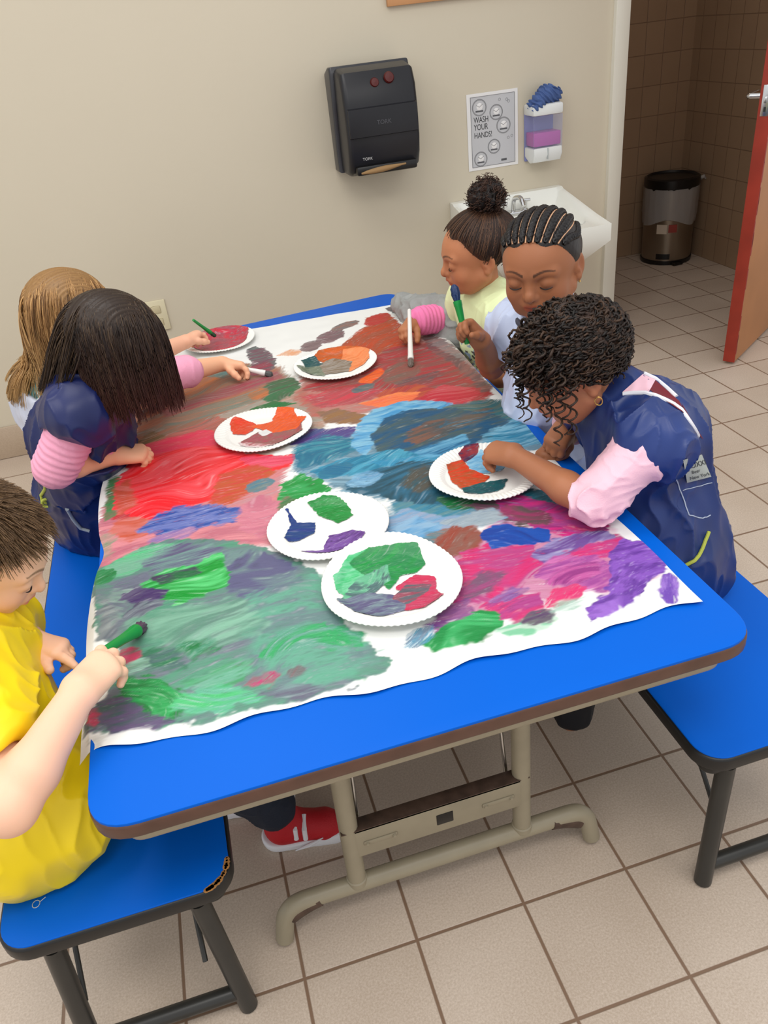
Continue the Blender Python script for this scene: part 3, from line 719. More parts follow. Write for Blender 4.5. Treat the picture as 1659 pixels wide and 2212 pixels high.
def lashes(parent, hc, HR, k, col=(28, 18, 14)):
    """lash line along each lowered lid"""
    m = mat('lash_hair', col, 0.6)
    for sg in (-1, 1):
        b = MB(); pts = []
        for i in range(9):
            t = i / 8; x = sg * (.0175 + .026 * t); u = (x * sg - .0305) / .0165
            y = .0625 + .0163 * math.sqrt(max(0, 1 - u * u * .82)); z = -.0035 - .0028 * math.sin(PI * t)
            pts.append(hc + HR @ (A3(x, y * 1.0, z) * k))
        b.tube([tuple(p) for p in pts], [.0005, .0010, .0012, .0013, .0013, .0013, .0012, .0010, .0005], n=6); b.build('eyelashes', m, parent)
def folds(s, amp, fr=(30, 30, 9), seed=0.0, extra=None):
    """creases in cloth: narrow raised ridges over soft hollows"""
    def f(P):
        w_ = (vnoise(P * 13 + seed) - .5)[:, None] * A3(1.0, -.8, .5) * .055; q = (P + w_) * A3(*fr) + seed
        a = vnoise(q); b = vnoise((P - w_ * .7) * A3(fr[0] * 2.0, fr[1] * 2.0, fr[2] * 2.4) + 7.3 + seed)
        r1 = 1 - np.abs(2 * a - 1); r2 = 1 - np.abs(2 * b - 1)
        d = -amp * (r1 ** 3 * .85 + r2 ** 3 * .22) + amp * .16
        return d + (extra(P) if extra is not None else 0)
    s.disp = f; s.dispamp = amp * 1.2
def stick(o, pts, off=.0015):
    """drop points on to a garment, seen from the room side"""
    from mathutils.bvhtree import BVHTree
    me = o.data; n = len(me.vertices); v = np.empty(n * 3, np.float32); me.vertices.foreach_get('co', v); v = v.reshape(-1, 3)
    f = np.empty(len(me.polygons) * 4, np.int32); me.polygons.foreach_get('vertices', f); f = f.reshape(-1, 4); P0 = A3(*pts[0]); 
    near = np.linalg.norm(v - P0, axis=1) < .35; f = f[near[f].all(1)]; u, inv = np.unique(f, return_inverse=True)
    t = BVHTree.FromPolygons(v[u].tolist(), inv.reshape(-1, 4).tolist()); out = []; O = Vector((0.279, -0.755, 1.391))
    for p in pts:
        d = (Vector(p) - O).normalized(); h = t.ray_cast(O, d)
        if h[0] is None: h = t.find_nearest(Vector(p))
        out.append(h[0] - d * off)
    return out
def add_sdf(name, s, m, parent, h=0.003, colf=None):
    V, F = s.mesh(h); return mesh_np(name, V, F, m, parent, colf(V) if colf is not None else None)

class Kid:
    """joints in metres: pel, chest, neck, shL, shR, elL, elR, wrL, wrR, knL, knR, anL, anR; head centre hc and head frame HR"""
    def __init__(s, name_label, j, hc, head, skin, k=1.0, brow=None, arm=1.0, group=None):
        s.j = {n: A3(*v) for n, v in j.items()}; s.hc = A3(*hc); s.HR = frame(*head); s.k = k; s.skin = skin; s.arm = arm; s.brow = brow
        p = s.j['pel']; s.root = empty('person', (p[0], p[1], 0.345), name_label, 'person', group)
        s.b = Sdf(); J = s.j; a = arm; b = s.b
        b.cone(J['pel'], lerp(J['pel'], J['chest'], .5), .088, .080, .03); b.cone(lerp(J['pel'], J['chest'], .5), J['chest'], .080, .082, .03)
        b.cone(J['chest'], J['neck'], .080, .045, .03)
        b.cone(J['shL'], J['shR'], .034, .034, .03)
        hb = s.hc + s.HR @ (A3(0, -.012, -.035) * k); b.cone(J['neck'], hb, .034, .033, .016)
        for q in 'LR':
            sh, el, wr = J['sh' + q], J['el' + q], J['wr' + q]
            limb(b, sh, el, .037 * a, .034 * a, .0285 * a); limb(b, el, wr, .0285 * a, .029 * a, .0195 * a, bulge=.3)
            hip = J['pel'] + (J['kn' + q] - J['kn' + ('R' if q == 'L' else 'L')]) * .35
            limb(b, hip, J['kn' + q], .062, .055, .042, .02); limb(b, J['kn' + q], J['an' + q], .042, .040, .026, .015)
        head_prims(b, s.hc, s.HR, k)
        s.tips = {}
    def hand(s, q, fwd, up, curls, thumb, k=1.0, spread=1.0):
        s.tips[q] = hand_prims(s.b, s.j['wr' + q], fwd, up, 1 if q == 'R' else -1, curls, thumb, k, spread); return s.tips[q]
    def finish(s, h=0.002):
        V, F = s.b.mesh(h); s.body = mesh_np('body', V, F, M_skin, s.root, skin_colors(V, s.skin, s.hc, s.HR, s.k, brow=s.brow)); 
        lashes(s.root, s.hc, s.HR, s.k)
    def torso(s, gr, low=.0):
        J = s.j; t = Sdf(); m = lerp(J['pel'], J['chest'], .5)
        t.cone(J['pel'] - A3(0, 0, low), m, .092 + gr + low * .3, .082 + gr, .03); t.cone(m, J['chest'], .082 + gr, .083 + gr, .03)
        t.cone(J['chest'], J['neck'], .081 + gr, .044 + gr * .6, .03); t.cone(J['shL'], J['shR'], .034 + gr, .034 + gr, .045)
        for q in 'LR': t.cone(lerp(J['neck'], J['chest'], .35), J['sh' + q], .030 + gr, .032 + gr, .04); t.cone(J['chest'], J['sh' + q], .060 + gr, .030 + gr, .05)
        return t
    def sleeve(s, t, q, to, gr, cuff=0.006, a0=0.0):
        """to: 0..1 upper arm, 1..2 forearm"""
        J = s.j; sh, el, wr = J['sh' + q], J['el' + q], J['wr' + q]; a = s.arm
        e = lerp(sh, el, min(1, to)); t.cone(lerp(sh, el, a0), e, .037 * a + gr, (.037 - .008 * min(1, to)) * a + gr + cuff * (to <= 1), .02)
        if to > 1: t.cone(el, lerp(el, wr, to - 1), .029 * a + gr, (.029 - .008 * (to - 1)) * a + gr + cuff, .012)
    def pants(s, m, h=0.004, gr=.008):
        J = s.j; t = Sdf(); t.cone(J['pel'] - A3(0, 0, 0.0), J['pel'] + A3(0, 0, .03), .092, .088, .02)
        for q in 'LR':
            hip = J['pel'] + (J['kn' + q] - J['kn' + ('R' if q == 'L' else 'L')]) * .35
            limb(t, hip, J['kn' + q], .062 + gr, .056 + gr, .043 + gr, .03); limb(t, J['kn' + q], lerp(J['kn' + q], J['an' + q], .92), .043 + gr, .042 + gr, .034 + gr, .02)
        t.ell(J['pel'] - A3(0, 0, 1.0 + J['pel'][2] - .348), A3(1, 1, 1), None, .004, 's') if False else None
        folds(t, .005); return add_sdf('trousers', t, m, s.root, h)
    def shoes(s, m, msole, fdir):
        for q in 'LR':
            a = s.j['an' + q]; f = nrm(fdir); b = Sdf(); g = A3(a[0], a[1], .0)
            b.cone(a + A3(0, 0, -.0), g + f * .0 + A3(0, 0, .045), .030, .034, .02); b.cone(g + A3(0, 0, .038), g + f * .085 + A3(0, 0, .028), .034, .030, .02); b.cone(g + f * .085 + A3(0, 0, .028), g + f * .1 + A3(0, 0, .026), .030, .024, .01)
            b.ell(g + A3(0, 0, -1), A3(1, 1, 1.008), None, .004, 's')
            o = add_sdf('shoe', b, m, s.root, .003)
            so = Sdf(); so.cone(g - f * .012 + A3(0, 0, .012), g + f * .1 + A3(0, 0, .012), .036, .031, .01); so.ell(g + A3(0, 0, -1.0), A3(1, 1, 1.001), None, .002, 's'); so.ell(g + A3(0, 0, 1.019), A3(1, 1, 1.0), None, .003, 's')
            add_sdf('sole', so, msole, s.root, .003)

# ------------------------------------------------------------------ hair builders
def keep_hair(lo=-.12, front=1.0, back=.75):
    return lambda v: v[:, 2] > np.where(v[:, 1] > 0, lo + front * v[:, 1] * (1 + .10 * np.cos(v[:, 0] * 9)), lo + back * v[:, 1])
def cap(name, kid, keep, colA, colB, m, thick=.006, streak=None, hsc=1.0):
    """combed hair lying on the skull"""
    nu, nv = 240, 140; th = np.linspace(0, 2 * PI, nu, endpoint=False); ph = np.linspace(0.0, PI, nv)
    T_, P_ = np.meshgrid(th, ph, indexing='ij'); v = np.stack([np.sin(P_) * np.cos(T_), np.sin(P_) * np.sin(T_), np.cos(P_)], -1).reshape(-1, 3)
    k = keep(v); vi = v * .985 + 0; 
    q = np.zeros(len(v))
    for s_ in (.03, .06, .09, .13, .18):   # distance from the hairline: test points pushed outwards from the crown
        w_ = v + A3(0, .85, -.5) * s_; w_ /= np.linalg.norm(w_, axis=1, keepdims=True); w2 = v + A3(0, -.2, -1) * s_; w2 /= np.linalg.norm(w2, axis=1, keepdims=True)
        q += (keep(w_) & keep(w2)) / 5.0
    a = streak(v) if streak is not None else v[:, 0] * 3
    st = vnoise(np.stack([a * 16, v[:, 1] * .7 + 3, v[:, 2] * .7 + 5], -1)); st2 = vnoise(np.stack([a * 46, v[:, 1] * 1.2 + 3, v[:, 2] * 1.2], -1))
    rad = A3(.0745, .090, .073); off = (.0008 + thick * q * (0.55 + .45 * st) + .0012 * st2 * q)
    L = v * (rad + off[:, None]) + A3(0, -.014, .034); V = kid.hc + (L * kid.k * hsc) @ kid.HR.T
    idx = np.arange(nu * nv).reshape(nu, nv); F = np.stack([idx, np.roll(idx, -1, 0), np.roll(np.roll(idx, -1, 0), -1, 1), np.roll(idx, -1, 1)], -1)[:, :-1].reshape(-1, 4)
    F = F[k[F].all(1)][:, ::-1]
    w = np.clip(st * .6 + st2 * .6 - .1, 0, 1)[:, None]; c = A3(*lin(colA)) * (1 - w) + A3(*lin(colB)) * w
    used = np.unique(F); mp = np.zeros(len(V), int); mp[used] = np.arange(len(used))
    return mesh_np(name, V[used], mp[F], m, kid.root, c[used])
def colliders(kid, gr=.006, body=True):
    c = [(kid.hc + kid.HR @ (A3(0, -.014, .034) * kid.k), kid.HR, (A3(.0745, .090, .073) + gr) * kid.k),
         (kid.hc + kid.HR @ (A3(0, .020, -.02) * kid.k), kid.HR, (A3(.060, .058, .062) + gr) * kid.k)]
    if body:
        J = kid.j; I = np.eye(3)
        c += [(J['chest'], I, A3(.112, .112, .125)), (lerp(J['chest'], J['neck'], .6), I, A3(.085, .085, .07)), (J['shL'], I, A3(.066, .066, .06)), (J['shR'], I, A3(.066, .066, .06))]
    return c
def clump(P, ng, amt, seed):
    rs = np.random.RandomState(seed); N = len(P); gi = rs.choice(N, ng, replace=False); R0 = P[:, 0]
    d = ((R0[:, None] - R0[gi][None]) ** 2).sum(2); g = gi[d.argmin(1)]; t = np.linspace(0, 1, P.shape[1])[None, :, None]
    off = (R0 - R0[g])[:, None]; return P * (1 - amt * t) + (P[g] + off * (1 - .6 * t)) * amt * t, g
def strand_cols(N, cols, seed, M=None, tipcol=None):
    rs = np.random.RandomState(seed); C_ = np.array([lin(c) for c in cols]); i = rs.rand(N) * (len(C_) - 1.001); a = i.astype(int); f = (i - a)[:, None]
    c = C_[a] * (1 - f) + C_[a + 1] * f
    if M:
        t = np.linspace(0, 1, M)[None, :, None]; tc = A3(*lin(tipcol)) if tipcol is not None else None
        c = c[:, None] * np.ones((1, M, 1))
        if tc is not None: c = c * (1 - t ** 2 * .6) + tc * t ** 2 * .6
    return c
def long_hair(name, kid, n, length, cols, seed, keep, wave=0.0, grav=.35, r0=.0011, tip=None, M=22, cl=.5, ng=None, part=0.0, wind=None, wavef=9, back=.35):
    R_, Nn, v = scalp(n, seed, kid.hc, kid.HR, kid.k, keep); n = len(R_); rs = np.random.RandomState(seed)
    sg = np.sign(v[:, 0] - part); d = np.stack([sg * .75, -back * np.ones(n), -.55 * np.ones(n)], -1); d = d @ kid.HR.T
    d -= Nn * (d * Nn).sum(1, keepdims=True); d /= np.linalg.norm(d, axis=1, keepdims=True)
    top = np.clip(v[:, 2], 0, 1); L = length * (1 - .30 * rs.rand(n) ** 2) * (.72 + .28 * top)
    P = drape(R_ + Nn * .001, d, L, M, colliders(kid, .004), grav=grav, seed=seed, jitter=.035, wind=wind)
    P, g = clump(P, ng or n // 14, cl, seed)
    if wave:
        t = np.linspace(0, 1, M)[None, :]; ph = (g % 97) / 97 * 6.28; ph = ph[:, None] + rs.normal(0, .25, (n, 1)); s_ = t * L[:, None] * 60 / 6.28 * wavef / 9
        P[..., 0] += wave * t * np.sin(ph + s_ * 1.0); P[..., 1] += wave * t * np.cos(ph * 1.7 + s_ * 1.0)
    rad = r0 * (1 - .6 * np.linspace(0, 1, M) ** 2)[None] * np.ones((n, 1)) * rs.uniform(.7, 1.3, (n, 1))
    V, F, c = tubes(P, rad, 3, strand_cols(n, cols, seed, M, tip)); return mesh_np(name, V, F, M_hair, kid.root, c)
def coils(name, kid, roots, dirs, length, cols, seed, hr=.0045, turns=5, M=44, r0=.0012, grav=.15, cols_=None, coll=None, jit=.10, sides=4):
    n = len(roots); rs = np.random.RandomState(seed); L = length * rs.uniform(.55, 1.15, n)
    P = drape(roots, dirs, L, M, coll or [], grav=grav, seed=seed, jitter=jit * .35, gstart=.1)
    t = np.gradient(P, axis=1); t /= np.linalg.norm(t, axis=2, keepdims=True) + 1e-9
    ref = rs.normal(size=(n, 1, 3)); u = np.cross(t, np.broadcast_to(ref, t.shape)); u /= np.linalg.norm(u, axis=2, keepdims=True) + 1e-9; w_ = np.cross(t, u)
    s_ = np.linspace(0, 1, M)[None, :]; a = s_ * (turns * rs.uniform(.75, 1.25, n))[:, None] * 6.283 + rs.rand(n)[:, None] * 6.28
    h = hr * rs.uniform(.7, 1.25, n)[:, None] * np.clip(s_ * 5, 0, 1)
    P = P + (u * np.cos(a)[..., None] + w_ * np.sin(a)[..., None]) * h[..., None]
    rad = r0 * rs.uniform(.7, 1.3, (n, 1)) * (1 - .45 * s_ ** 3); V, F, c = tubes(P, rad, sides, strand_cols(n, cols, seed, M)); return mesh_np(name, V, F, M_hair_curl, kid.root, c)

def fabric(name, rough=.75, bump=.15, coat=0.0, spec=.3): return mat(name, attr='Col', rough=rough, bump=bump, bscale=400, coat=coat, spec=spec)
M_vinyl = fabric('vinyl_smock', .38, .05, 0.0, .45); M_knit = fabric('cotton_knit', .85, .25)
def plain(col, var=.06): 
    b = A3(*lin(col)); return lambda V: b * (1 - var + 2 * var * vnoise(V * 22)[:, None])
BENCH = lambda s: s.ell((0, 0.8, -49.6515), A3(50, 50, 50), None, .004, 's')
M_denim = mat('dark_trousers', (28, 34, 48), .85, bump=.3, bscale=300)

# ================================================================== A: far left, wavy light brown hair
A = Kid('child with long wavy light brown hair at the far left corner of the table',
        dict(neck=(-.035, 1.15, .765), chest=(-.075, 1.21, .66), pel=(-.10, 1.34, .43), shR=(0, 1.04, .73), shL=(-.03, 1.25, .735), elL=(.09, 1.38, .655), wrL=(.247, 1.47, .66),
             elR=(.03, 1.0, .60), wrR=(.10, 1.14, .64), knL=(.12, 1.42, .39), knR=(.12, 1.28, .39), anL=(.16, 1.42, .08), anR=(.16, 1.28, .08)),
        (.015, 1.165, .862), (32, -18), (232, 176, 146), brow=(150, 110, 80))
A.hand('L', (.62, .78, .05), (-.25, .1, 1), [(35, 45, 25), (45, 50, 30), (55, 55, 30), (60, 55, 30)], (40, 30, 15), 1.0)
A.hand('R', (.8, .4, -.1), (0, 0, 1), [(20, 25, 15)] * 4, (40, 20, 10), 1.0)
A.finish()
t = A.torso(.008); A.sleeve(t, 'L', 1.0, .010); A.sleeve(t, 'R', 1.0, .010); folds(t, .005)
def floral(V):
    a = vnoise(V * 55); b = vnoise(V * 42 + 9); c = np.tile(A3(*lin((120, 168, 164))), (len(V), 1))
    c[a > .62] = lin((222, 226, 222)); c[b > .68] = lin((60, 110, 116)); c[(a < .3) & (b < .45)] = lin((146, 112, 86)); return c
add_sdf('shirt', t, M_knit, A.root, .0028, floral)
t = A.torso(.022, .02); t.cone(A.j['pel'] + A3(.0, 0, 0), A.j['pel'] + A3(.08, .02, -.02), .11, .10, .04)
t.ell(A.j['neck'] + A3(0, 0, .02), A3(.12, .13, .11), None, .01, 's'); BENCH(t); folds(t, .010); add_sdf('smock', t, M_vinyl, A.root, .004, plain((196, 200, 214)))
A.pants(M_denim)
kA = keep_hair(-.30, 1.05, .55); cap('hair_cap', A, kA, (112, 80, 46), (160, 122, 76), M_hair, .008)
long_hair('hair', A, 4600, .325, [(92, 64, 38), (136, 98, 58), (168, 126, 78), (206, 164, 110)], 21, kA, wave=.021, r0=.0012, grav=.45, cl=.75, ng=150, wind=np.array([[-.05, 0, 0]]), back=.55, M=30, tip=(196, 158, 104))

# ================================================================== B: navy smock, dark straight hair
B = Kid('child with dark straight hair in a navy smock and pink sleeves, arm stretched across',
        dict(neck=(.04, .83, .80), chest=(-.008, .905, .68), pel=(-.040, 1.06, .43), shR=(.022, .775, .785), elR=(-.055, .785, .68), wrR=(.062, .857, .645), shL=(.075, .925, .775), elL=(.17, 1.12, .70), wrL=(.329, 1.262, .652),
             knL=(.12, 1.14, .39), knR=(.12, 1.0, .39), anL=(.16, 1.14, .08), anR=(.16, 1.0, .08)),
        (.118, .835, .878), (38, -32), (236, 178, 142), brow=(60, 40, 30))
B.hand('L', (.93, -.1, -.28), (.1, .35, .9), [(30, 35, 25), (40, 45, 25), (50, 50, 30), (55, 50, 30)], (45, 35, 15), 1.0)
B.hand('R', (.95, .12, -.22), (.1, -.3, .95), [(35, 45, 30), (40, 50, 30), (45, 50, 30), (50, 50, 30)], (30, 35, 20), 1.02)
B.finish()
t = B.torso(.002); B.sleeve(t, 'R', 1.0, .010); B.sleeve(t, 'L', 1.42, .009)
def scr(P):
    d = 0
    for q in 'LR':
        sh, el = B.j['sh' + q], B.j['el' + q]; ab = nrm(el - sh); d = d + .0016 * np.sin((P @ ab) * 420 + 3 * vnoise(P * 40)) * np.exp(-(np.linalg.norm(P - lerp(sh, el, .6), axis=1) / .09) ** 2)
    return d
folds(t, .003, extra=scr); add_sdf('shirt', t, M_knit, B.root, .0024, plain((236, 164, 190)))
t = B.torso(.013, .04); J = B.j
t.cone(J['shR'], lerp(J['shR'], J['elR'], .08), .045, .045, .02); t.cone(J['shL'], lerp(J['shL'], J['elL'], .2), .050, .050, .02)
t.cone(J['pel'] + A3(.0, -.02, .04), J['pel'] + A3(.09, .0, -.02), .12, .11, .04); t.cone(lerp(J['chest'], J['pel'], .4), J['pel'] + A3(-.02, .05, .02), .10, .13, .04)
t.cone(J['elR'] + A3(.0, -.02, -.0), J['wrR'] + A3(.01, -.01, .0), .026, .022, .006, 's'); t.cone(lerp(J['shR'], J['elR'], .45), J['elR'], .050, .048, .012, 's')
BENCH(t); folds(t, .016, (17, 17, 7)); B_sm = add_sdf('smock', t, M_vinyl, B.root, .003, plain((24, 34, 84), .15))
M_cord = mat('yellow_green_cord', (176, 184, 72), .6); M_pipe = mat('grey_piping', (150, 160, 170), .5)
PB_ = stick(B_sm, [(-0.043, 0.697, 0.627), (-0.04, 0.691, 0.619), (-0.037, 0.685, 0.61), (-0.032, 0.678, 0.601), (-0.026, 0.671, 0.592), (-0.018, 0.667, 0.589), (-0.01, 0.663, 0.586)]); CB_ = stick(B_sm, [(-0.07, 0.756, 0.708), (-0.072, 0.752, 0.702), (-0.074, 0.748, 0.695), (-0.074, 0.742, 0.686), (-0.074, 0.736, 0.676), (-0.074, 0.733, 0.671), (-0.075, 0.729, 0.665), (-0.08, 0.727, 0.66), (-0.086, 0.725, 0.655), (-0.086, 0.722, 0.65), (-0.087, 0.719, 0.645), (-0.083, 0.716, 0.643), (-0.079, 0.714, 0.641)])
b_ = MB(); b_.tube(CB_, .0038); b_.build('tie_cord', M_cord, B.root)
b_ = MB(); c0 = CB_[-1]; b_.tube([c0 + Vector((.010 * math.cos(a_), 0, .010 * math.sin(a_))) for a_ in [k * PI / 6 for k in range(12)]], .0032, closed=True, n=8); b_.build('cord_loop', M_cord, B.root)
b_ = MB(); b_.tube(PB_, .0042); b_.build('piping', M_pipe, B.root)
B.pants(M_denim)
kB = keep_hair(-.22, 1.05, .6); cap('hair_cap', B, kB, (30, 21, 17), (56, 42, 32), M_hair, .008)
long_hair('hair', B, 4600, .235, [(26, 18, 15), (48, 35, 27), (66, 50, 38), (88, 70, 52)], 22, kB, r0=.0011, grav=.42, cl=.45, ng=330, tip=(84, 40, 36), back=.45, M=26, part=-.1)

long_hair('hair_lock', B, 520, .235, [(30, 21, 17), (60, 45, 34), (96, 76, 56)], 122, lambda v: kB(v) & (v[:, 0] < .2) & (v[:, 1] < .2), r0=.0010, grav=.34, cl=.6, ng=40, back=.6, M=26, wind=np.array([[-.16, 0, .03]]))

# ================================================================== C: boy in yellow smock
Cc = Kid('boy with short brown hair in a yellow smock at the near left',
        dict(neck=(-.16, .31, .67), chest=(-.175, .255, .60), pel=(-.165, .19, .43), shR=(-.13, .165, .645), elR=(-.074, -.012, .612), wrR=(.026, .096, .676), shL=(-.15, .38, .62), elL=(-.14, .43, .55), wrL=(-.083, .325, .60),
             knR=(.11, .225, .40), anR=(.222, .287, .085), knL=(.08, .33, .39), anL=(.13, .40, .08)),
        (-.108, .36, .752), (-8, -34), (240, 190, 160), brow=(120, 90, 65), arm=1.16)
Cc.hand('R', (.60, .80, -.04), (.15, -.25, .95), [(16, 46, 30), (24, 52, 32), (32, 55, 32), (38, 58, 34)], (20, 40, 18), 1.12, 1.7)
Cc.hand('L', (.85, -.45, -.1), (.1, .2, .95), [(8, 12, 8), (45, 60, 35), (50, 62, 35), (52, 60, 35)], (28, 10, -4), 1.05)
Cc.finish()
t = Cc.torso(.008); Cc.sleeve(t, 'L', .8, .010); folds(t, .003); add_sdf('shirt', t, M_knit, Cc.root, .004, plain((96, 58, 40)))
t = Cc.torso(.018, .03); J = Cc.j
t.cone(J['shR'], lerp(J['shR'], J['elR'], .50), .066, .058, .02); t.cone(J['shL'], lerp(J['shL'], J['elL'], .5), .056, .055, .02)
t.cone(lerp(J['chest'], J['pel'], .4) + A3(.02, -.02, 0), J['pel'] + A3(.04, -.055, .025), .095, .108, .04)
t.cone(J['pel'] + A3(.0, -.05, .0), J['pel'] + A3(.085, -.045, -.01), .10, .085, .04)
t.cone(lerp(J['shR'], J['elR'], .62), J['elR'], .040, .042, .010, 's'); t.cone(J['elR'], J['wrR'], .043, .033, .010, 's')
t.ell((-.02, .12, .71), A3(.06, .06, .04), None, .02, 's')
BENCH(t); folds(t, .017, (15, 15, 8), 3.3); add_sdf('smock', t, M_vinyl, Cc.root, .0026, plain((242, 212, 20), .06))
b_ = MB(); b_.tube(arc([(-.028, .176, .575), (-.010, .172, .53), (-.004, .165, .48)], .02), .0035); b_.build('smock_binding', mat('brown_binding', (96, 56, 36), .7), Cc.root)
Cc.pants(mat('navy_trousers', (26, 34, 50), .85, bump=.4, bscale=250), .003, .010)
M_redshoe = mat('red_mesh_shoe', (186, 22, 34), .6, bump=.5, bscale=500); M_sole = mat('white_sole', (228, 228, 232), .5)
Cc.shoes(M_redshoe, M_sole, (1.0, -.22, 0))
g = A3(*Cc.j['anR']) * A3(1, 1, 0); f_ = nrm(A3(1, -.22, 0)); sd_ = A3(f_[1], -f_[0], 0)
for d_, z_ in ((.028, .062), (.046, .058)):
    b_ = MB(); c_ = g + f_ * d_
    b_.tube([tuple(c_ + sd_ * .034 + A3(0, 0, z_ - .026)), tuple(c_ + sd_ * .028 + A3(0, 0, z_ - .006)), tuple(c_ + A3(0, 0, z_ + .006))], .005, n=8); b_.build('lace_tab', M_sole, Cc.root)
b_ = MB(); c_ = g + f_ * .05 + sd_ * .0365
b_.tube([tuple(c_ + A3(-.028, 0, .012)), tuple(c_ - f_ * .0 + A3(0, 0, .016)), tuple(c_ + f_ * .03 - sd_ * .003 + A3(0, 0, .030))], [.001, .004, .001], n=8); b_.build('shoe_stripe', M_sole, Cc.root)
kC = keep_hair(-.20, .92, .62); cap('hair_cap', Cc, kC, (74, 54, 36), (112, 86, 58), M_hair, .009, streak=lambda v: v[:, 0] * 2.4)
R_, Nn, v = scalp(6000, 23, Cc.hc, Cc.HR, Cc.k, kC)
d = np.stack([v[:, 0] * .5 + .15, .9 * np.where(v[:, 2] > .25, 1, .1), -.5 - .5 * (v[:, 2] < .4)], -1) @ Cc.HR.T; d -= Nn * (d * Nn).sum(1, keepdims=True) * .8; d /= np.linalg.norm(d, axis=1, keepdims=True)
P = drape(R_, d, np.random.RandomState(4).uniform(.018, .034, len(R_)), 9, colliders(Cc, .006, False), grav=.12, seed=5, jitter=.025)
P, g = clump(P, 500, .05, 5); V, F, c = tubes(P, np.full((len(P), 1), .0009) * np.linspace(1, .4, 9)[None], 3, strand_cols(len(P), [(74, 54, 36), (98, 74, 50), (124, 96, 68)], 6, 9)); mesh_np('hair', V, F, M_hair, Cc.root, c)

# ================================================================== D: hair puff, pale green shirt
Dk = Kid('child with a curly hair puff in a pale yellow-green shirt by the sink',
        dict(neck=(1.03, 1.13, .745), chest=(1.06, 1.14, .65), pel=(1.10, 1.14, .43), shL=(1.04, 1.03, .712), shR=(1.03, 1.24, .712), elR=(.985, 1.305, .64), wrR=(.866, 1.276, .660), elL=(1.02, .99, .58), wrL=(1.0, 1.08, .53),
             knL=(.90, 1.06, .39), knR=(.90, 1.22, .39), anL=(.86, 1.06, .08), anR=(.86, 1.22, .08)),
        (1.0, 1.12, .852), (170, -8, 4), (182, 120, 84), brow=(80, 50, 38))
Dk.hand('R', (-.80, -.50, -.25), (-.35, .15, .92), [(40, 50, 30), (50, 55, 30), (55, 58, 30), (58, 58, 30)], (38, 42, 15), 1.0)
Dk.hand('L', (-.6, .6, -.1), (0, 0, 1), [(30, 35, 20)] * 4, (40, 20, 10), 1.0)
Dk.finish()
t = Sdf(); Dk.sleeve(t, 'R', 1.80, .010, a0=.1); t.cone(Dk.j['neck'], Dk.j['chest'], .045, .085, .02)
def scrD(P):
    el, wr = Dk.j['elR'], Dk.j['wrR']; ab = nrm(wr - el); return .0014 * np.sin((P @ ab) * 500 + 3 * vnoise(P * 40))
folds(t, .003, extra=scrD); add_sdf('undershirt', t, M_knit, Dk.root, .0024, plain((238, 128, 178)))
def shirtD(V):
    c = np.tile(A3(*lin((224, 236, 184))), (len(V), 1)) * (.96 + .08 * vnoise(V * 20)[:, None])
    mk = (V[:, 2] < .645) & (V[:, 0] < 1.06) & (V[:, 1] < 1.20); a = vnoise(V * 150); b = vnoise(V * 110 + 5)
    c[mk & (a > .66)] = lin((84, 78, 74)); c[mk & (b > .72)] = lin((150, 170, 190)); return c
t = Dk.torso(.015); t.cone(Dk.j['shL'], lerp(Dk.j['shL'], Dk.j['elL'], .5), .052, .052, .02); t.cone(Dk.j['shR'], lerp(Dk.j['shR'], Dk.j['elR'], .45), .050, .050, .02); BENCH(t)
folds(t, .006, (22, 22, 9), 1.1); add_sdf('shirt', t, M_knit, Dk.root, .0028, shirtD)
b_ = Sdf(); b_.path([A3(.985, 1.34, .58), A3(.93, 1.42, .625), A3(.90, 1.50, .64)], [.055, .05, .03], .02); b_.cone((.99, 1.28, .60), (.985, 1.36, .60), .06, .055, .02); b_.cone((.975, 1.30, .66), (.955, 1.40, .65), .038, .036, .02)
folds(b_, .010, (30, 30, 30), 4.2); add_sdf('smock_sleeve', b_, fabric('sheer_grey', .5, .3), Dk.root, .004, plain((150, 152, 150), .15))
Dk.pants(M_denim)
kD = keep_hair(-.58, 1.40, .25)
cap('hair_cap', Dk, kD, (30, 20, 17), (92, 62, 44), M_hair, .007, streak=lambda v: np.arctan2(v[:, 0], v[:, 1] + .35) * .9)
PU = Dk.hc + Dk.HR @ A3(0, -.045, .135); rs = np.random.RandomState(31)
R_, Nn, v = scalp(1300, 24, Dk.hc, Dk.HR, Dk.k, kD); M = 14; tt = np.linspace(0, 1, M)[None, :, None]; base_ = Dk.hc + Dk.HR @ A3(0, -.045, .103)
P = R_[:, None] * (1 - tt) + base_ * tt; cc_ = colliders(Dk, .0085, False)[0]
l = (P - cc_[0]) @ cc_[1] / cc_[2]; q = np.linalg.norm(l, axis=2, keepdims=True); l = l / q; P = cc_[0] + (l * cc_[2]) @ cc_[1].T
V, F, c = tubes(P, np.full((len(P), M), .0009), 3, strand_cols(len(P), [(24, 16, 14), (52, 34, 26), (98, 68, 48)], 7, M)); mesh_np('hair', V, F, M_hair, Dk.root, c)
dirs = rs.normal(size=(620, 3)); dirs /= np.linalg.norm(dirs, axis=1, keepdims=True); dirs = dirs + nrm(PU - Dk.hc) * .25; dirs /= np.linalg.norm(dirs, axis=1, keepdims=True)
coils('hair_puff', Dk, PU + dirs * A3(.020, .020, .014), dirs, .036, [(20, 14, 12), (44, 28, 22), (70, 46, 34)], 32, hr=.0040, turns=4, M=34, r0=.0011, grav=.05)
b_ = Sdf(); b_.ball(PU, .030, .01); b_.ell(PU, A3(.040, .040, .032), None, .01); folds(b_, .010, (90, 90, 90)); add_sdf('hair_puff_core', b_, M_hair_curl, Dk.root, .003, plain((22, 15, 13)))

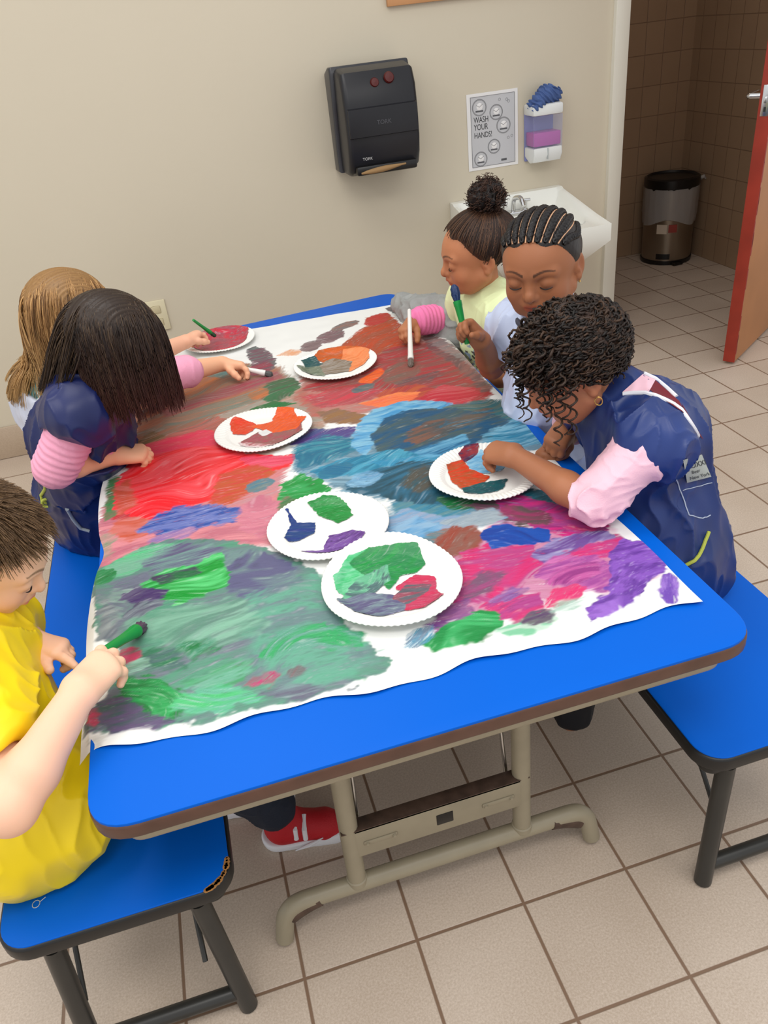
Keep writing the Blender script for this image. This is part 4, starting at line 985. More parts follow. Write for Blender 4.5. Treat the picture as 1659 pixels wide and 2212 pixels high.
# ================================================================== E: cornrows
Ek = Kid('child with cornrow braids in a pale blue smock holding a green brush upright',
        dict(neck=(1.02, .735, .81), chest=(1.06, .745, .68), pel=(1.11, .75, .43), shR=(.985, .83, .765), shL=(1.02, .63, .76), elR=(.937, .885, .655), wrR=(.873, .782, .765), elL=(1.0, .57, .645), wrL=(.94, .53, .615),
             knL=(.90, .70, .39), knR=(.90, .84, .39), anL=(.86, .70, .08), anR=(.86, .84, .08)),
        (.972, .695, .925), (229, -8, -3), (154, 98, 66), brow=(52, 34, 26))
Ek.hand('R', (-.50, .22, .62), (.55, .60, .38), [(55, 65, 35), (62, 70, 35), (66, 72, 35), (68, 70, 35)], (62, 45, 25), 1.0)
Ek.hand('L', (-.6, -.3, -.1), (0, 0, 1), [(30, 35, 20)] * 4, (40, 20, 10), 1.0)
Ek.finish()
t = Ek.torso(.006); Ek.sleeve(t, 'R', .2, .006); Ek.sleeve(t, 'L', .8, .008); add_sdf('shirt', t, M_knit, Ek.root, .004, plain((70, 72, 84)))
t = Ek.torso(.018, .03); J = Ek.j
t.cone(J['shR'], lerp(J['shR'], J['elR'], .25), .052, .050, .02); t.cone(J['shL'], lerp(J['shL'], J['elL'], .5), .054, .056, .02)
t.cone(lerp(J['chest'], J['neck'], .4) + A3(-.035, -.02, 0), J['chest'] + A3(-.055, -.03, -.07), .070, .085, .03); t.cone(J['chest'] + A3(-.05, .0, -.06), J['pel'] + A3(-.05, 0, .0), .09, .11, .04)
t.ell(Ek.j['neck'] + A3(-.02, -.01, .035), A3(.062, .062, .05), None, .008, 's'); BENCH(t)
folds(t, .014, (20, 20, 8), 5.5); add_sdf('smock', t, M_vinyl, Ek.root, .0026, plain((196, 208, 236), .05))
b_ = MB(); cn = Ek.j['neck'] + A3(-.02, -.01, .012)
b_.tube([tuple(cn + A3(.060 * math.cos(a), .060 * math.sin(a), -.004 - .012 * math.cos(a - PI))) for a in [k * PI / 14 for k in range(28)]], .006, closed=True, n=8); b_.build('collar_binding', mat('dark_grey_binding', (66, 66, 80), .7), Ek.root)
Ek.pants(M_denim)
M_ = 60; sides = 6
def braid(kid, x0, amp, seed, col):
    """one cornrow from the hairline back over the skull to the nape"""
    out = []
    for ph in (0, PI):
        s_ = np.linspace(0, 1, M_)
        el = math.radians(37) + s_ * math.radians(150)     # sweep angle from the forehead over the crown
        x = x0 * (.42 + .58 * np.sin(np.clip(el, 0, PI) * .98) ** .8)
        v = np.stack([x, np.cos(el) * np.sqrt(1 - x ** 2), np.sin(el) * np.sqrt(1 - x ** 2)], -1)
        rad = A3(.0745, .090, .073) + .0035; L = v * rad + A3(0, -.014, .034)
        nn = v / rad; nn /= np.linalg.norm(nn, axis=1, keepdims=True); t_ = np.gradient(L, axis=0); t_ /= np.linalg.norm(t_, axis=1, keepdims=True); sd_ = np.cross(t_, nn)
        a = s_ * 70 + ph; L = L + sd_ * (np.sin(a) * .0030)[:, None] + nn * (np.cos(a * 2) * .0010)[:, None]
        out.append(kid.hc + (L * kid.k) @ kid.HR.T)
    P = np.array(out); r = np.full((2, M_), .0052) * np.clip(np.linspace(0, 1, M_) * 12 + .35, 0, 1)[None]
    V, F, c = tubes(P, r, 8, np.tile(A3(*lin(col)), (2, M_, 1))); return V, F, c
for i, x0 in enumerate(np.linspace(-.93, .93, 9)):
    V, F, c = braid(Ek, x0, 0, i, (24, 21, 22)); mesh_np('cornrow', V, F, M_hair, Ek.root, c)
cap('hair_cap', Ek, keep_hair(-.56, 1.42, .25), (24, 21, 21), (44, 37, 34), M_hair, .0022)
b_ = MB()
for i, x0 in enumerate(np.linspace(-.93, .93, 9)[:-1] + .116):     # partings between the braids
    pts = []
    for s_ in np.linspace(0, .62, 24):
        el = math.radians(37) + s_ * math.radians(150); x = x0 * (.42 + .58 * math.sin(min(el, PI) * .98) ** .8)
        v = A3(x, math.cos(el) * math.sqrt(1 - x * x), math.sin(el) * math.sqrt(1 - x * x)); pts.append(tuple(Ek.hc + Ek.HR @ ((v * (A3(.0745, .090, .073) + .0018) + A3(0, -.014, .034)) * Ek.k)))
    b_.tube(pts, .0017, n=6)
b_.build('parting', mat('scalp_skin', (206, 158, 122), .5), Ek.root)

# ================================================================== F: curly hair, navy smock at the near right
Fk = Kid('child with dark curly hair in a navy smock bending over a plate, near right',
        dict(neck=(.975, .385, .765), chest=(1.03, .37, .68), pel=(1.055, .355, .43), shL=(.985, .275, .735), elL=(.862, .262, .648), wrL=(.796, .446, .668), shR=(.99, .48, .73), elR=(1.0, .575, .635), wrR=(.945, .525, .65),
             knL=(.90, .30, .39), knR=(.90, .44, .39), anL=(.86, .30, .08), anR=(.86, .44, .08)),
        (.898, .41, .832), (166, -28, 2), (168, 110, 78), brow=(60, 38, 28))
Fk.hand('L', (-.42, .86, -.20), (-.30, -.1, .95), [(26, 55, 32), (32, 58, 34), (38, 60, 34), (44, 60, 34)], (26, 45, 15), 1.08, 1.5)
Fk.hand('R', (-.72, -.62, -.12), (.1, -.2, .95), [(75, 85, 45), (78, 88, 45), (80, 88, 45), (80, 85, 45)], (30, 35, 35), 1.05)
Fk.finish(.0018)
J = Fk.j
t = Fk.torso(.003); Fk.sleeve(t, 'L', .96, .0085, .004); Fk.sleeve(t, 'R', 1.0, .010)
folds(t, .010, (26, 26, 26), 2.2); add_sdf('shirt', t, M_knit, Fk.root, .0024, plain((236, 190, 204)))
t = Fk.torso(.014, .02)
t.cone(J['shL'], lerp(J['shL'], J['elL'], .14), .052, .050, .02); t.cone(J['shR'], lerp(J['shR'], J['elR'], .3), .054, .054, .02)
t.cone(lerp(J['chest'], J['pel'], .35), J['pel'] + A3(.015, -.03, .03), .094, .104, .04); t.cone(J['pel'] + A3(.03, -.02, .02), J['pel'] + A3(.075, -.05, -.03), .08, .06, .04)
t.cone(lerp(J['shL'], J['elL'], .55), J['elL'], .047, .05, .010, 's')
BENCH(t); folds(t, .015, (17, 17, 7), 8.8); F_sm = add_sdf('smock', t, M_vinyl, Fk.root, .0024, plain((32, 52, 108), .2))
M_tagc = mat('smock_tag', (170, 176, 170), .6); M_st = mat('white_stitching', (176, 186, 204), .6); M_inkb = mat('tag_ink', (40, 48, 52), .6)
def quadpatch(o, c4, n=10):
    c = [A3(*q) for q in c4]; pts = []
    for i in range(n + 1):
        for j in range(n + 1):
            u, v = i / n, j / n; pts.append(tuple(c[0] * (1 - u) * (1 - v) + c[1] * u * (1 - v) + c[2] * u * v + c[3] * (1 - u) * v))
    return np.array([tuple(p) for p in stick(o, pts, .0030)])
def patch_mesh(nm, c4, m, n=10):
    V = quadpatch(F_sm, c4, n); ix = np.arange((n + 1) ** 2).reshape(n + 1, n + 1); F = np.stack([ix[:-1, :-1], ix[1:, :-1], ix[1:, 1:], ix[:-1, 1:]], -1).reshape(-1, 4); return mesh_np(nm, V, F, m, Fk.root)
patch_mesh('shirt_collar', [(0.896, 0.243, 0.856), (0.932, 0.248, 0.876), (0.949, 0.238, 0.867), (0.935, 0.232, 0.852)], mat('pink_collar', (236, 190, 204), .85))
M_mar = mat('maroon_cloth', (112, 28, 40), .85)
patch_mesh('back_binding', [(0.937, 0.233, 0.854), (0.949, 0.238, 0.866), (0.977, 0.212, 0.835), (0.982, 0.199, 0.817)], M_mar)
patch_mesh('back_binding', [(0.982, 0.199, 0.817), (0.979, 0.209, 0.833), (0.999, 0.171, 0.781), (0.996, 0.175, 0.785)], M_mar)
M_trim = mat('white_trim', (226, 226, 232), .5)
for pts in ([(0.895, 0.241, 0.853), (0.912, 0.237, 0.853), (0.929, 0.233, 0.851), (0.943, 0.226, 0.846), (0.956, 0.219, 0.839), (0.967, 0.212, 0.832), (0.976, 0.204, 0.824), (0.981, 0.198, 0.815), (0.985, 0.191, 0.806), (0.989, 0.183, 0.796), (0.992, 0.177, 0.787)], [(0.933, 0.248, 0.877), (0.949, 0.239, 0.868), (0.963, 0.227, 0.854), (0.974, 0.216, 0.841)]):
    b_ = MB(); b_.tube(stick(F_sm, pts, .0005), .0040, n=8); b_.build('smock_trim', M_trim, Fk.root)
def bil(c, u, v): return c[0] * (1 - u) * (1 - v) + c[1] * u * (1 - v) + c[2] * u * v + c[3] * (1 - u) * v
TG = [(0.95, 0.149, 0.768), (0.98, 0.146, 0.772), (0.986, 0.125, 0.742), (0.948, 0.13, 0.738)]; TH = [A3(*q) for q in stick(F_sm, TG, .0050)]; V = np.array([bil(TH, i / 10, j / 10) for i in range(11) for j in range(11)]); NT = nrm(np.cross(TH[1] - TH[0], TH[3] - TH[0])); NT = NT * (1 if NT @ A3(-.6, -.75, .3) > 0 else -1); ix = np.arange(121).reshape(11, 11); F = np.stack([ix[:-1, :-1], ix[1:, :-1], ix[1:, 1:], ix[:-1, 1:]], -1).reshape(-1, 4)
cen = V.mean(0); tag_ = mesh_np('tag_label', V, F, M_tagc, Fk.root)
def on_tag(s_, size, u0, v0, nm):
    o = text(nm, s_, size, (0, 0, 0), Matrix.Identity(3), M_inkb, None, 0.0, 'LEFT'); 
    for p in o.data.vertices: p.co = Vector(bil(TH, u0 + p.co.x, v0 - p.co.y) + NT * .0010)
    o.parent = tag_; return o
on_tag('TOXXI', .30, .10, .42, 'lettering'); on_tag('Beer', .20, .25, .66, 'lettering'); on_tag('New York', .20, .12, .90, 'lettering')
b_ = MB(); q = stick(F_sm, [(0.934, 0.137, 0.743), (0.935, 0.133, 0.737), (0.935, 0.129, 0.731), (0.936, 0.125, 0.726), (0.937, 0.121, 0.72), (0.938, 0.117, 0.714), (0.938, 0.113, 0.708), (0.939, 0.109, 0.702), (0.94, 0.105, 0.696)], .0012); b_.tube(q, .0011, n=6); b_.build('pocket_stitching', M_st, Fk.root)
b_ = MB(); q = stick(F_sm, [(0.939, 0.126, 0.729), (0.945, 0.126, 0.73), (0.951, 0.125, 0.73), (0.956, 0.124, 0.731), (0.962, 0.123, 0.732), (0.968, 0.122, 0.732), (0.973, 0.122, 0.733), (0.979, 0.121, 0.734), (0.985, 0.12, 0.734)], .0012); b_.tube(q, .0008, n=6); b_.build('pocket_stitching', M_st, Fk.root)
b_ = MB(); q = stick(F_sm, [(0.94, 0.105, 0.696), (0.945, 0.103, 0.695), (0.949, 0.101, 0.693), (0.954, 0.099, 0.691), (0.959, 0.097, 0.69), (0.962, 0.097, 0.691), (0.965, 0.096, 0.691), (0.968, 0.096, 0.692), (0.971, 0.096, 0.693)], .0012); b_.tube(q, .0011, n=6); b_.build('pocket_stitching', M_st, Fk.root)
b_ = MB(); q = stick(F_sm, [(0.963, 0.084, 0.672), (0.959, 0.081, 0.667), (0.955, 0.079, 0.661), (0.951, 0.076, 0.656), (0.948, 0.074, 0.652), (0.944, 0.072, 0.647), (0.94, 0.07, 0.643), (0.936, 0.069, 0.64), (0.932, 0.068, 0.637), (0.925, 0.068, 0.635), (0.918, 0.068, 0.633)], .003); b_.tube(q, .0034, n=8); b_.build('tie_cord', M_cord, Fk.root)
Fk.pants(mat('black_trousers', (18, 18, 24), .8))
kF = keep_hair(-.30, 1.15, .5)
cap('hair_cap', Fk, kF, (28, 19, 15), (58, 38, 28), M_hair, .010)
R_, Nn, v = scalp(1500, 25, Fk.hc, Fk.HR, Fk.k, kF); rs = np.random.RandomState(33)
d = Nn * .9 + (np.stack([0 * v[:, 0], .9 + 0 * v[:, 0], .25 + 0 * v[:, 0]], -1) @ Fk.HR.T) * .9 + rs.normal(0, .6, Nn.shape); d /= np.linalg.norm(d, axis=1, keepdims=True)
ln = .024 + .040 * np.clip(v[:, 1] * 1.1 + v[:, 2] * .5, 0, 1)
coils('curls', Fk, R_, d, ln, [(14, 10, 8), (24, 16, 12), (38, 26, 19), (66, 46, 32)], 34, hr=.0062, turns=2.6, M=36, r0=.0021, grav=.25, jit=.6, coll=colliders(Fk, .004, False))
# bunch of longer curls hanging in front of the ear
keepb = lambda v: (v[:, 0] < -.25) & (v[:, 1] > .15) & (v[:, 2] > .12) & (v[:, 2] < .85) & kF(v)
R_, Nn, v = scalp(190, 26, Fk.hc, Fk.HR, Fk.k, keepb); d = Nn + (A3(0, .1, -.3) @ Fk.HR.T)[None]; d /= np.linalg.norm(d, axis=1, keepdims=True)
coils('side_curls', Fk, R_ + Nn * .012, d, .125, [(16, 11, 9), (32, 22, 16), (54, 38, 28)], 35, hr=.0062, turns=5, M=56, r0=.0021, grav=.7, jit=.5, coll=colliders(Fk, .010, False))
M_gold = mat('gold', (214, 170, 90), .25, metal=1.0)
eo = Fk.hc + Fk.HR @ A3(-.076, -.009, -.032); b_ = MB(); b_.tube([tuple(eo + Fk.HR @ A3(-.002, .006 * math.cos(a), -.004 + .008 * math.sin(a))) for a in [k * PI / 8 for k in range(16)]], .0011, closed=True, n=6); b_.build('earring', M_gold, Fk.root)
eo = Ek.hc + Ek.HR @ A3(-.074, -.007, -.030); b_ = MB(); b_.lathe([(0, -.003), (.003, 0), (0, .003)], tuple(eo), n=10); b_.build('earring', M_gold, Ek.root)
# piece of blue cloth bundled on the soap dispenser
s_ = Sdf(); s_.path([A3(1.735, W0 - .055, 1.026), A3(1.765, W0 - .065, 1.040), A3(1.80, W0 - .05, 1.052), A3(1.838, W0 - .045, 1.048)], [.016, .026, .034, .028], .012)
s_.cone((1.738, W0 - .085, 1.015), (1.76, W0 - .085, 1.03), .012, .016, .01); s_.disp = lambda P: .004 * np.sin(P[:, 0] * 260 + P[:, 2] * 300 + 5 * vnoise(P * 50)); s_.dispamp = .005
c_ = add_sdf('cloth', s_, M_cloth, None, .002); tag(c_, 'bunched blue cloth lying on top of the soap dispenser', 'cloth')

# ================================================================== painted paper
# each entry: outline in table millimetres, two paint colours, stroke direction, edge roughness, softness, opacity, dryness, streak length and width
PAINT = [
 ([64,889,97,1048,154,1256,204,1403,475,1286,498,1133,530,991,508,837,437,799,350,772,201,942,95,874],(176,130,108),(150,140,124),15,12,8,0.9,0.3,120,7,1.0),
 ([12,472,19,664,55,805,95,897,403,723,365,616,391,548,328,440,173,493,40,475],(214,120,124),(196,132,140),11,12,8,0.95,0.1,60,5,1.0),
 ([482,1046,551,1279,700,1350,886,1322,915,842,868,782,722,887,583,877,503,919],(190,96,86),(170,110,98),14,12,8,0.9,0.3,60,5,1.0),
 ([414,674,441,821,585,797,629,880,742,877,942,770,947,612,911,538,803,570,731,541,646,411,786,436,835,341,720,327,525,367,568,483,486,559,460,611],(110,160,184),(60,120,146),10,14,8,0.9,0.3,60,5,1.0),
 ([535,288,603,364,680,313,732,354,766,290,887,251,867,184,907,152,881,83,795,59,773,104,700,99,662,68,597,106,562,133,576,215],(204,110,160),(190,90,140),-9,14,8,0.85,0.5,60,5,1.0),
 ([85,975,98,1131,154,1256,204,1403,294,1389,406,1344,469,1252,482,1142,394,1079,323,1071,285,1033,272,958,181,965],(172,112,86),(132,120,104),17,12,5,1.0,0.35,150,5,1.0),
 ([156,1145,469,1252,473,1197,406,1167,165,1096],(164,66,84),(150,92,92),17,8,5,1.0,0.4,150,4,1.0),
 ([195,1233,357,1372,377,1323,216,1183],(200,112,52),(168,108,80),19,6,5,1.0,0.4,120,4,1.0),
 ([287,1312,343,1361,378,1333,322,1282],(92,132,132),(124,128,116),19,6,4,1.0,0.25,60,5,1.0),
 ([154,1088,400,1122,444,1098,322,1057,162,1028],(112,132,120),(162,120,96),16,6,5,1.0,0.4,150,4,1.0),
 ([128,967,285,1033,303,996,276,943,137,937],(196,112,98),(150,98,84),15,6,5,1.0,0.25,140,4,1.0),
 ([44,934,129,1018,160,976,95,909],(120,96,60),(160,110,80),16,6,5,1.0,0.25,60,5,1.0),
 ([464,1275,447,1264,427,1288,413,1342,408,1405,417,1454,435,1468,455,1440,470,1383,473,1320],(118,66,88),(96,108,108),19,10,2,1.0,0.3,60,5,1.0),
 ([460,1300,452,1274,434,1254,412,1247,395,1256,388,1278,396,1304,414,1325,436,1332,454,1323],(150,52,76),(110,70,84),18,8,2,1.0,0.25,60,5,1.0),
 ([509,1134,496,1096,468,1067,434,1058,408,1072,399,1103,410,1141,438,1171,473,1182,501,1167],(48,112,70),(70,92,66),16,10,4,1.0,0.25,60,5,1.0),
 ([370,1032,425,1053,476,1013,429,1009],(4,116,56),(40,110,60),15,6,2,1.0,0.25,60,5,1.0),
 ([423,1123,418,1104,406,1090,391,1086,380,1093,376,1109,380,1128,392,1142,407,1147,419,1139],(196,112,62),(150,110,80),16,6,2,1.0,0.25,60,5,1.0),
 ([487,1362,525,1384,557,1365,535,1334],(242,164,112),(236,190,160),19,6,2,1.0,0.4,60,5,1.0),
 ([619,1394,611,1370,594,1352,576,1346,562,1354,558,1374,565,1398,582,1416,601,1423,615,1414],(118,96,100),(140,118,120),19,7,2,1.0,0.25,60,5,1.0),
 ([701,1445,689,1417,666,1395,640,1387,620,1395,615,1417,625,1445,648,1468,675,1477,696,1468],(132,98,106),(120,100,104),19,8,2,1.0,0.25,60,5,1.0),
 ([761,1514,750,1497,726,1480,699,1471,678,1472,671,1484,681,1501,705,1517,733,1527,754,1526],(112,120,124),(150,110,100),19,6,2,1.0,0.25,60,5,1.0),
 ([925,1492,915,1487,898,1501,882,1530,871,1562,871,1585,882,1590,899,1575,915,1546,925,1514],(86,92,96),(120,110,110),19,5,2,1.0,0.25,60,5,1.0),
 ([662,1331,720,1401,780,1468,793,1535,857,1534,864,1425,892,1340,847,1183,762,1139,703,1155,679,1262],(196,74,38),(168,84,58),18,9,3,1.0,0.25,60,5,1.0),
 ([861,1515,848,1486,824,1462,798,1454,779,1463,775,1486,787,1516,812,1540,839,1549,858,1540],(196,58,54),(184,78,58),19,7,2,1.0,0.25,60,5,1.0),
 ([716,1203,796,1252,892,1215,923,1082,932,941,917,841,871,819,798,905,729,907,664,1009,553,1045,503,1091,556,1114,664,1101],(176,58,62),(142,82,76),14,12,4,1.0,0.25,90,6,1.0),
 ([898,1337,937,1228,945,1070,929,858,906,862,902,1041,881,1182],(104,84,86),(142,96,92),14,10,5,0.85,0.25,60,5,1.0),
 ([821,1083,803,1042,770,1012,736,1004,713,1020,708,1054,724,1095,757,1127,793,1136,818,1119],(124,98,88),(150,84,76),15,12,6,1.0,0.25,60,5,1.0),
 ([851,1014,835,994,802,977,763,968,734,970,725,984,740,1003,773,1021,812,1030,842,1028],(104,88,90),(140,72,72),14,9,4,1.0,0.25,60,5,1.0),
 ([657,982,775,980,822,907,745,887,681,904],(196,92,56),(178,60,60),13,8,4,1.0,0.25,60,5,1.0),
 ([648,1066,719,1121,721,1092,673,1043],(246,92,24),(232,110,52),15,5,2,1.0,0.25,60,5,1.0),
 ([499,1043,623,1038,693,987,647,946,566,948,514,970],(208,62,78),(176,72,80),14,9,3,1.0,0.4,60,5,1.0),
 ([621,936,718,949,765,929,739,902,666,889],(252,142,82),(240,110,70),13,8,3,1.0,0.25,60,5,1.0),
 ([753,894,834,941,886,887,889,850,837,820,763,837],(196,38,58),(206,80,88),13,9,3,1.0,0.35,60,5,1.0),
 ([678,1028,671,1017,656,1007,638,1003,624,1005,620,1013,626,1025,642,1035,660,1039,674,1037],(56,104,116),(110,110,110),15,5,2,1.0,0.25,60,5,1.0),
 ([518,934,562,930,623,856,584,834,522,877],(152,110,70),(140,104,84),13,8,4,1.0,0.25,60,5,1.0),
 ([427,803,479,852,575,823,561,785,487,786],(88,62,134),(70,80,140),13,7,3,1.0,0.25,60,5,1.0),
 ([12,480,15,648,50,725,127,633,221,563,325,597,368,577,337,420,255,469,173,506,115,511,36,479],(226,142,150),(196,112,128),10,10,5,1.0,0.4,90,6,1.0),
 ([123,617,118,586,101,565,76,560,54,574,42,601,45,632,62,655,88,660,111,645],(206,90,62),(216,120,110),11,12,6,1.0,0.25,60,5,1.0),
 ([144,679,136,663,110,650,79,643,52,646,40,657,48,673,72,686,105,693,133,690],(196,52,60),(190,90,90),12,10,6,1.0,0.25,60,5,1.0),
 ([27,652,33,815,50,829,57,783,46,670],(58,142,84),(120,120,90),13,7,4,1.0,0.25,60,5,1.0),
 ([13,517,21,611,43,584,40,513],(120,150,120),(200,150,140),11,8,5,1.0,0.5,60,5,1.0),
 ([44,690,53,817,95,909,148,956,256,961,283,901,323,796,427,745,401,713,340,700,303,646,218,637,177,632,122,614,69,663],(246,34,44),(252,78,88),13,10,3,1.0,0.1,90,6,1.0),
 ([96,957,236,977,276,943,280,877,199,906,125,894],(236,52,88),(230,70,90),15,8,6,1.0,0.25,60,5,1.0),
 ([312,790,427,745,407,721,342,720],(240,90,120),(226,60,90),12,6,3,1.0,0.25,60,5,1.0),
 ([266,736,345,740,371,700,333,652,271,607,232,631],(196,88,44),(210,62,52),12,9,5,1.0,0.25,60,5,1.0),
 ([55,666,45,768,69,798,83,691],(206,84,62),(220,110,100),13,8,6,1.0,0.25,60,5,1.0),
 ([90,583,131,627,164,642,226,620,288,581,267,537,211,545,175,528,124,557],(46,82,164),(110,124,190),11,9,3,1.0,0.3,60,5,1.0),
 ([191,543,184,532,164,522,139,518,118,521,109,529,115,540,135,550,161,554,182,552],(140,116,176),(196,140,170),10,8,5,1.0,0.4,60,5,1.0),
 ([363,660,358,648,344,638,327,635,313,639,307,649,312,662,326,671,344,675,358,670],(68,128,152),(110,130,130),11,7,2,1.0,0.25,60,5,1.0),
 ([358,572,379,630,420,655,453,618,459,572,435,542,390,544],(2,146,58),(40,164,84),10,9,2,1.0,0.25,60,5,1.0),
 ([347,559,378,581,401,552,387,531,352,538],(60,120,70),(120,120,90),10,6,4,1.0,0.25,60,5,1.0),
 ([287,587,327,615,358,572,343,482,306,466,277,512],(216,130,148),(200,112,134),10,8,5,1.0,0.3,60,5,1.0),
 ([435,788,502,810,583,749,551,706,476,687,428,672,414,729],(16,108,140),(50,140,160),12,10,3,1.0,0.45,60,5,1.0),
 ([550,742,589,834,642,887,714,898,793,856,830,802,761,797,681,826,622,791,584,713,564,677],(66,152,206),(130,190,220),12,9,3,1.0,0.3,60,5,1.0),
 ([792,822,903,813,944,774,944,675,891,678,818,741],(52,108,116),(90,110,104),11,9,4,1.0,0.3,60,5,1.0),
 ([603,763,653,827,720,844,789,813,859,759,902,679,930,645,865,618,813,645,755,605,684,603,634,636,592,686],(18,84,122),(66,92,96),11,9,3,1.0,0.2,80,7,1.0),
 ([786,733,769,705,735,685,698,678,671,688,664,710,679,737,712,759,751,767,779,757],(128,88,72),(70,80,84),11,14,5,1.0,0.25,60,5,1.0),
 ([887,754,870,736,833,720,792,712,761,716,751,728,767,746,803,763,845,771,878,768],(104,92,82),(40,96,120),11,12,5,1.0,0.25,60,5,1.0),
 ([636,642,712,656,781,673,779,638,705,607,653,601],(20,112,160),(100,170,205),10,8,3,1.0,0.3,60,5,1.0),
 ([817,655,918,689,934,618,920,556,849,580,810,611],(16,128,166),(120,180,206),10,10,3,1.0,0.4,60,5,1.0),
 ([447,663,514,679,634,672,666,627,617,614,523,612,462,622],(14,122,158),(70,160,190),11,8,2,1.0,0.25,60,5,1.0),
 ([526,650,519,636,500,625,479,621,462,626,456,637,463,651,482,662,504,666,521,661],(12,106,146),(30,120,150),11,6,2,1.0,0.25,60,5,1.0),
 ([566,643,662,629,748,586,738,559,611,595],(110,186,222),(40,140,180),10,8,3,1.0,0.4,60,5,1.0),
 ([494,575,544,601,625,608,707,585,684,504,685,419,643,404,587,453,557,507,505,539],(20,74,92),(34,104,134),9,10,3,1.0,0.1,80,8,1.0),
 ([684,540,671,512,648,493,624,489,606,502,602,527,614,555,637,576,663,580,681,566],(80,78,70),(40,84,96),9,12,7,1.0,0.25,60,5,1.0),
 ([574,589,566,573,548,561,527,557,510,564,505,577,513,593,531,606,553,609,569,603],(134,184,214),(90,150,190),10,9,3,1.0,0.4,60,5,1.0),
 ([562,477,648,419,696,423,692,390,636,385,558,418],(52,132,160),(90,140,150),8,8,5,1.0,0.25,60,5,1.0),
 ([647,455,691,435,730,393,708,383,655,411],(0,104,48),(40,90,60),8,7,3,1.0,0.25,60,5,1.0),
 ([681,409,759,397,784,330,794,293,747,307,723,355],(78,80,74),(110,66,86),7,9,5,1.0,0.25,60,5,1.0),
 ([539,426,583,440,635,382,737,366,735,340,680,337,625,354,569,340,523,360],(150,166,192),(104,160,200),7,9,3,1.0,0.2,60,5,1.0),
 ([630,368,723,376,740,348,704,331,654,337],(160,176,186),(140,160,176),7,6,2,1.0,0.25,60,5,1.0),
 ([541,392,590,406,618,357,592,334,548,357],(96,160,206),(140,180,210),7,7,3,1.0,0.25,60,5,1.0),
 ([744,428,787,439,833,395,835,350,780,381],(18,88,100),(20,110,130),7,7,3,1.0,0.25,60,5,1.0),
 ([745,397,781,405,825,349,890,273,878,224,817,236,773,287,742,336],(206,38,126),(150,46,122),-37,10,3,1.0,0.12,60,5,1.0),
 ([808,297,796,293,776,304,755,325,742,349,742,366,755,370,776,359,796,337,809,314],(92,72,76),(150,50,96),-35,10,6,1.0,0.25,60,5,1.0),
 ([866,247,853,241,834,247,816,264,806,284,807,301,820,308,840,301,858,284,868,263],(168,66,140),(200,60,120),-35,9,5,1.0,0.25,60,5,1.0),
 ([539,300,598,350,630,344,608,307,575,284],(92,132,142),(150,110,100),7,8,5,1.0,0.25,60,5,1.0),
 ([584,310,640,347,677,327,675,292,633,259,588,272],(152,66,50),(140,92,80),7,9,4,1.0,0.25,60,5,1.0),
 ([606,242,628,268,678,268,743,242,738,213,809,203,887,205,883,180,840,168,787,161,760,133,714,162,659,146,607,132,573,152,607,201],(214,40,112),(186,66,132),-3,10,3,1.0,0.15,60,5,1.0),
 ([582,167,635,202,669,188,633,158,589,145],(156,66,120),(120,80,110),5,9,6,1.0,0.25,60,5,1.0),
 ([677,302,704,326,738,306,784,269,775,243,716,257,678,262],(0,62,158),(10,80,176),6,8,2,1.0,0.05,60,5,1.0),
 ([731,216,786,242,867,232,874,210,812,209,745,193],(108,76,150),(150,140,190),5,8,3,1.0,0.2,60,5,1.0),
 ([714,162,763,195,827,174,829,119,793,83,764,102,738,129],(206,112,176),(160,70,150),5,10,4,1.0,0.3,60,5,1.0),
 ([818,148,805,135,779,126,750,124,728,130,722,140,734,153,761,162,791,165,813,159],(150,52,130),(196,90,160),5,9,4,1.0,0.3,60,5,1.0),
 ([608,125,655,136,693,116,690,79,643,74,614,93],(176,62,136),(206,50,116),4,9,3,1.0,0.2,60,5,1.0),
 ([623,133,668,149,687,138,650,126],(124,82,150),(160,110,170),5,7,3,1.0,0.3,60,5,1.0),
 ([695,89,719,115,756,118,764,106,741,87,707,81],(226,46,112),(216,66,120),4,6,2,1.0,0.25,60,5,1.0),
 ([846,165,888,192,912,176,918,127,907,98,867,87,829,62,787,52,744,36,751,59,794,77,824,121],(102,54,156),(136,84,190),4,8,2,1.0,0.08,40,5,1.0),
 ([894,53,882,35,871,25,864,26,864,38,872,57,884,75,896,86,903,85,902,72],(112,70,176),(156,116,206),-119,5,2,1.0,0.25,40,3,1.0),
 ([759,50,813,63,817,51,758,34,744,43],(156,106,206),(120,70,176),4,5,2,1.0,0.25,60,5,1.0),
 ([518,116,552,149,589,145,586,117,551,103,524,91],(112,62,136),(150,90,140),5,8,4,1.0,0.3,60,5,1.0),
 ([495,79,540,105,597,116,619,97,612,75,578,60,534,59,508,64],(0,138,62),(52,176,98),4,9,3,1.0,0.15,60,5,1.0),
 ([611,64,650,73,697,70,691,50,649,40,616,47],(66,182,112),(130,200,160),4,8,4,1.0,0.35,60,5,1.0),
 ([648,68,669,82,703,74,687,57,664,56],(88,62,100),(110,110,110),4,7,3,1.0,0.25,60,5,1.0),
 ([696,74,718,89,753,81,729,65],(150,190,172),(200,220,210),4,7,5,0.8,0.25,60,5,1.0),
 ([470,83,492,113,518,114,515,95,484,79],(80,152,182),(120,140,160),4,7,3,1.0,0.4,60,5,1.0),
 ([6,472,30,491,115,522,174,518,239,479,301,433,342,375,387,313,382,233,397,166,417,103,434,58,404,44,362,36,303,37,246,45,189,52,145,50,108,59,83,78,52,75,12,86,15,124,45,150,59,248,24,297,15,401],(86,152,124),(112,122,134),6,14,3,1.0,0.06,80,9,1.0),
 ([13,457,48,494,119,523,177,488,122,469,58,444],(92,196,136),(120,180,150),10,8,3,1.0,0.25,60,5,1.0),
